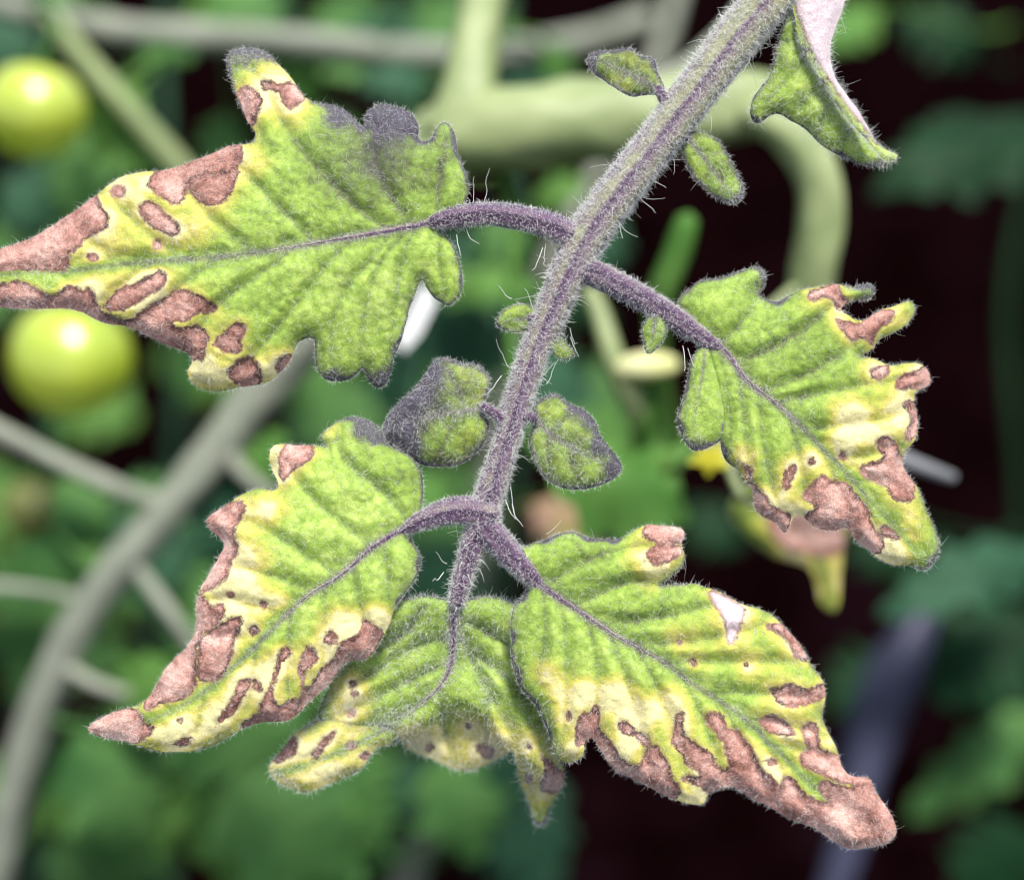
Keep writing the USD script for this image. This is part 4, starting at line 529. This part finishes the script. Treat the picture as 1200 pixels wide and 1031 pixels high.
# fruit
def tomato(cx, cy, r, dep, mat, label, tilt=(0.2, 0.1), stalk_to=None, group=None):
    t = thing('green_tomato', label, 'tomato', group); c = at(cx, cy, dep); rr = r * PXM * (DIST + dep * PXM) / DIST
    s = trimesh.creation.icosphere(4); V = np.array(s.vertices); V[:, 2] *= 0.95; ang = np.arctan2(V[:, 1], V[:, 0]); rad = np.hypot(V[:, 0], V[:, 1])
    V[:, 2] -= 0.10 * np.exp(-(rad / 0.28) ** 2) * (V[:, 2] > 0); V[:, :2] *= (1 + 0.02 * np.cos(5 * ang) * rad)[:, None]
    zx = np.array([tilt[0], tilt[1] + 0.45, 1.0]); zx /= np.linalg.norm(zx); xx = np.cross([0, 1, 0], zx); xx /= np.linalg.norm(xx); B = np.stack([xx, np.cross(zx, xx), zx])
    obj('fruit_body', ((V * rr) @ B + c, np.array(s.faces)), mat, t)
    for k in range(5):
        a = k * 2 * math.pi / 5 + 0.3; u = np.linspace(0, 1, 8); w = 0.13 * np.sin(math.pi * np.clip(u * 0.9 + 0.1, 0, 1)); rd = 0.05 + u * 0.62; zz = 0.90 + 0.10 * np.sin(u * 3) + 0.05 * u
        P = np.stack([np.stack([np.cos(a) * rd - np.sin(a) * w * s_, np.sin(a) * rd + np.cos(a) * w * s_, zz - 0.02 * abs(s_)], 1) for s_ in (-1, 0, 1)], 1)
        i = np.arange(24).reshape(8, 3); q = np.stack([i[:-1, :-1], i[:-1, 1:], i[1:, 1:], i[1:, :-1]], -1).reshape(-1, 4)
        obj('sepal', ((P.reshape(-1, 3) * rr) @ B + c, q), G_MID, t)
    top = np.array([[0, 0, 0.84], [0.02, 0, 1.05], [0.08, 0.03, 1.35], [0.2, 0.08, 1.7]]) * rr @ B + c
    if stalk_to is not None: top = np.vstack([top, (top[-1] + at(*stalk_to)) / 2 + np.array([0, 0, 0.003]), at(*stalk_to)])
    tt = CubicSpline(np.arange(len(top)), top)(np.linspace(0, len(top) - 1, 24)); ring = 8; a = np.linspace(0, 2 * math.pi, ring, endpoint=False); T = np.gradient(tt, axis=0); T /= np.linalg.norm(T, axis=1, keepdims=True)
    N = np.cross(T, [0.3, 1, 0.2]); N /= np.linalg.norm(N, axis=1, keepdims=True); Bn = np.cross(T, N)
    V = (tt[:, None] + (np.cos(a)[None, :, None] * N[:, None] + np.sin(a)[None, :, None] * Bn[:, None]) * rr * 0.075).reshape(-1, 3); i = np.arange(24 * ring).reshape(24, ring); nx = np.roll(i, -1, 1)
    obj('fruit_stalk', (V, np.stack([i[:-1], nx[:-1], nx[1:], i[1:]], -1).reshape(-1, 4)), G_MID, t)
tomato(82, 420, 72, 900, FRUIT, 'shiny yellow green tomato below the tip of the upper left leaflet', stalk_to=(40, 300, 900))
tomato(40, 130, 60, 930, FRUIT, 'shiny yellow green tomato in the upper left corner above the leaf tip', stalk_to=(40, 26, 1150))
tomato(38, 595, 36, 1250, FRUIT_B, 'small dull yellowish tomato hanging left of the grey stem', stalk_to=(60, 545, 820))
tomato(8, 705, 32, 1250, FRUIT_B, 'small pale tomato at the left edge beneath the other small one', stalk_to=(0, 688, 868))

# other blurred things
sick = thing('tomato_leaf', 'blurred drooping leaf with yellow tip and pinkish brown patches behind right leaflet', 'leaf')
so = [(852, 600), (870, 570), (910, 558), (960, 575), (992, 600), (990, 640), (984, 690), (978, 716), (962, 706), (950, 668), (915, 655), (880, 636)]
ss = sheet(so, [(865, 580), (910, 605), (955, 650), (972, 705)], [[(900, 600), (940, 590)], [(930, 625), (970, 625)]], [[(900, 600), (940, 590), (985, 610), (982, 650), (950, 650), (915, 640)]], [(965, 690, 30, 1.2), (930, 650, 20, .7), (890, 590, 22, .4)], [], lambda x, y: 430 + 0.4 * (y - 580) + 0.0 * x, 0.4, 8, 6, spacing=5, seed=77)
obj('leaf_blade', (ss['V'], ss['f']), LEAF, sick, True, {'mask': ss['mask'], 'lesion': ss['les']}); bg_tube('leaf_stalk', [(870, 582, 432, 12), (850, 520, 470, 14), (880, 400, 540, 16), (945, 330, 570, 18)], PALE_STEM, sick)
bud = thing('side_shoot', 'blurred pale green shoot standing in the dark gap right of the stalk', 'shoot')
bg_tube('shoot', [(806, 255, 560, 26), (800, 275, 565, 34), (790, 305, 575, 36), (776, 340, 590, 34), (770, 400, 640, 26), (790, 520, 760, 22)], G_LIGHT, bud)
tr = thing('flower_truss', 'blurred pale flower stalk with a yellow bud below the right side stalk', 'flower truss')
bg_tube('truss_stalk', [(690, 340, 640, 22), (708, 385, 620, 26), (722, 430, 610, 30), (742, 475, 640, 30), (752, 520, 700, 26)], PALE_STEM, tr)
bg_tube('bud', [(722, 432, 608, 20), (745, 430, 600, 34), (772, 428, 600, 34), (792, 428, 602, 18)], plain('pale_bud', lin(220, 222, 150), lin(240, 238, 190)), tr)
bg_tube('sepal', [(752, 445, 640, 22), (758, 470, 650, 34), (757, 500, 660, 30), (750, 530, 680, 14)], G_LIGHT, tr)
fl = thing('tomato_flower', 'bright yellow blurred flower peeping out under the right leaflet', 'flower')
for k in range(5):
    a = k * 1.257 + 0.4; bg_leaf(fl, (832, 535), (832 + 26 * math.cos(a), 538 + 20 * math.sin(a)), 420, 425, 18, YELLOW, seed=300 + k, lobes=1)
bg_tube('flower_stalk', [(832, 536, 424, 8), (838, 500, 470, 9), (862, 420, 530, 10), (950, 330, 565, 10)], PALE_STEM, fl)
spot_ = thing('bright_spot', 'added white plate standing in for a blown-out bright spot in the upper left leaflet notch', 'bright spot')  # added plate: imitates a blown-out bright spot, no real tag
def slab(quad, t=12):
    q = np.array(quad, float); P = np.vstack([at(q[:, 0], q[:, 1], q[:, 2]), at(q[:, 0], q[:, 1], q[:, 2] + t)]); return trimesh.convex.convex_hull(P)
obj('bright_spot_plate', slab([(498, 330, 620), (512, 352, 620), (492, 392, 630), (474, 412, 640), (464, 400, 640), (480, 362, 630)]), WHITE, spot_, smooth=30)
obj('added_stake', slab([(466, 400, 642), (474, 410, 642), (442, 600, 900), (436, 594, 900)]), G_TEAL, spot_, smooth=30)  # added stake, only there to hold the bright plate
stk = thing('garden_stake', 'blurred bluish grey strip standing at the lower right among leaves', 'stake')
bg_tube('stake', [(1090, 690, 1300, 20), (1068, 750, 1280, 54), (1030, 830, 1260, 70), (1012, 900, 1240, 56), (990, 1000, 1220, 44), (950, 1090, 1200, 36)], BLUE, stk)
tw = thing('twig', 'pale blurred twig poking out right of the right leaflet', 'twig')
bg_tube('twig', [(1000, 510, 520, 16), (1060, 538, 520, 18), (1118, 560, 520, 12)], plain('pale_twig', lin(110, 112, 116), lin(140, 142, 146), 80., 0.6, 0.3, 0.0), tw)
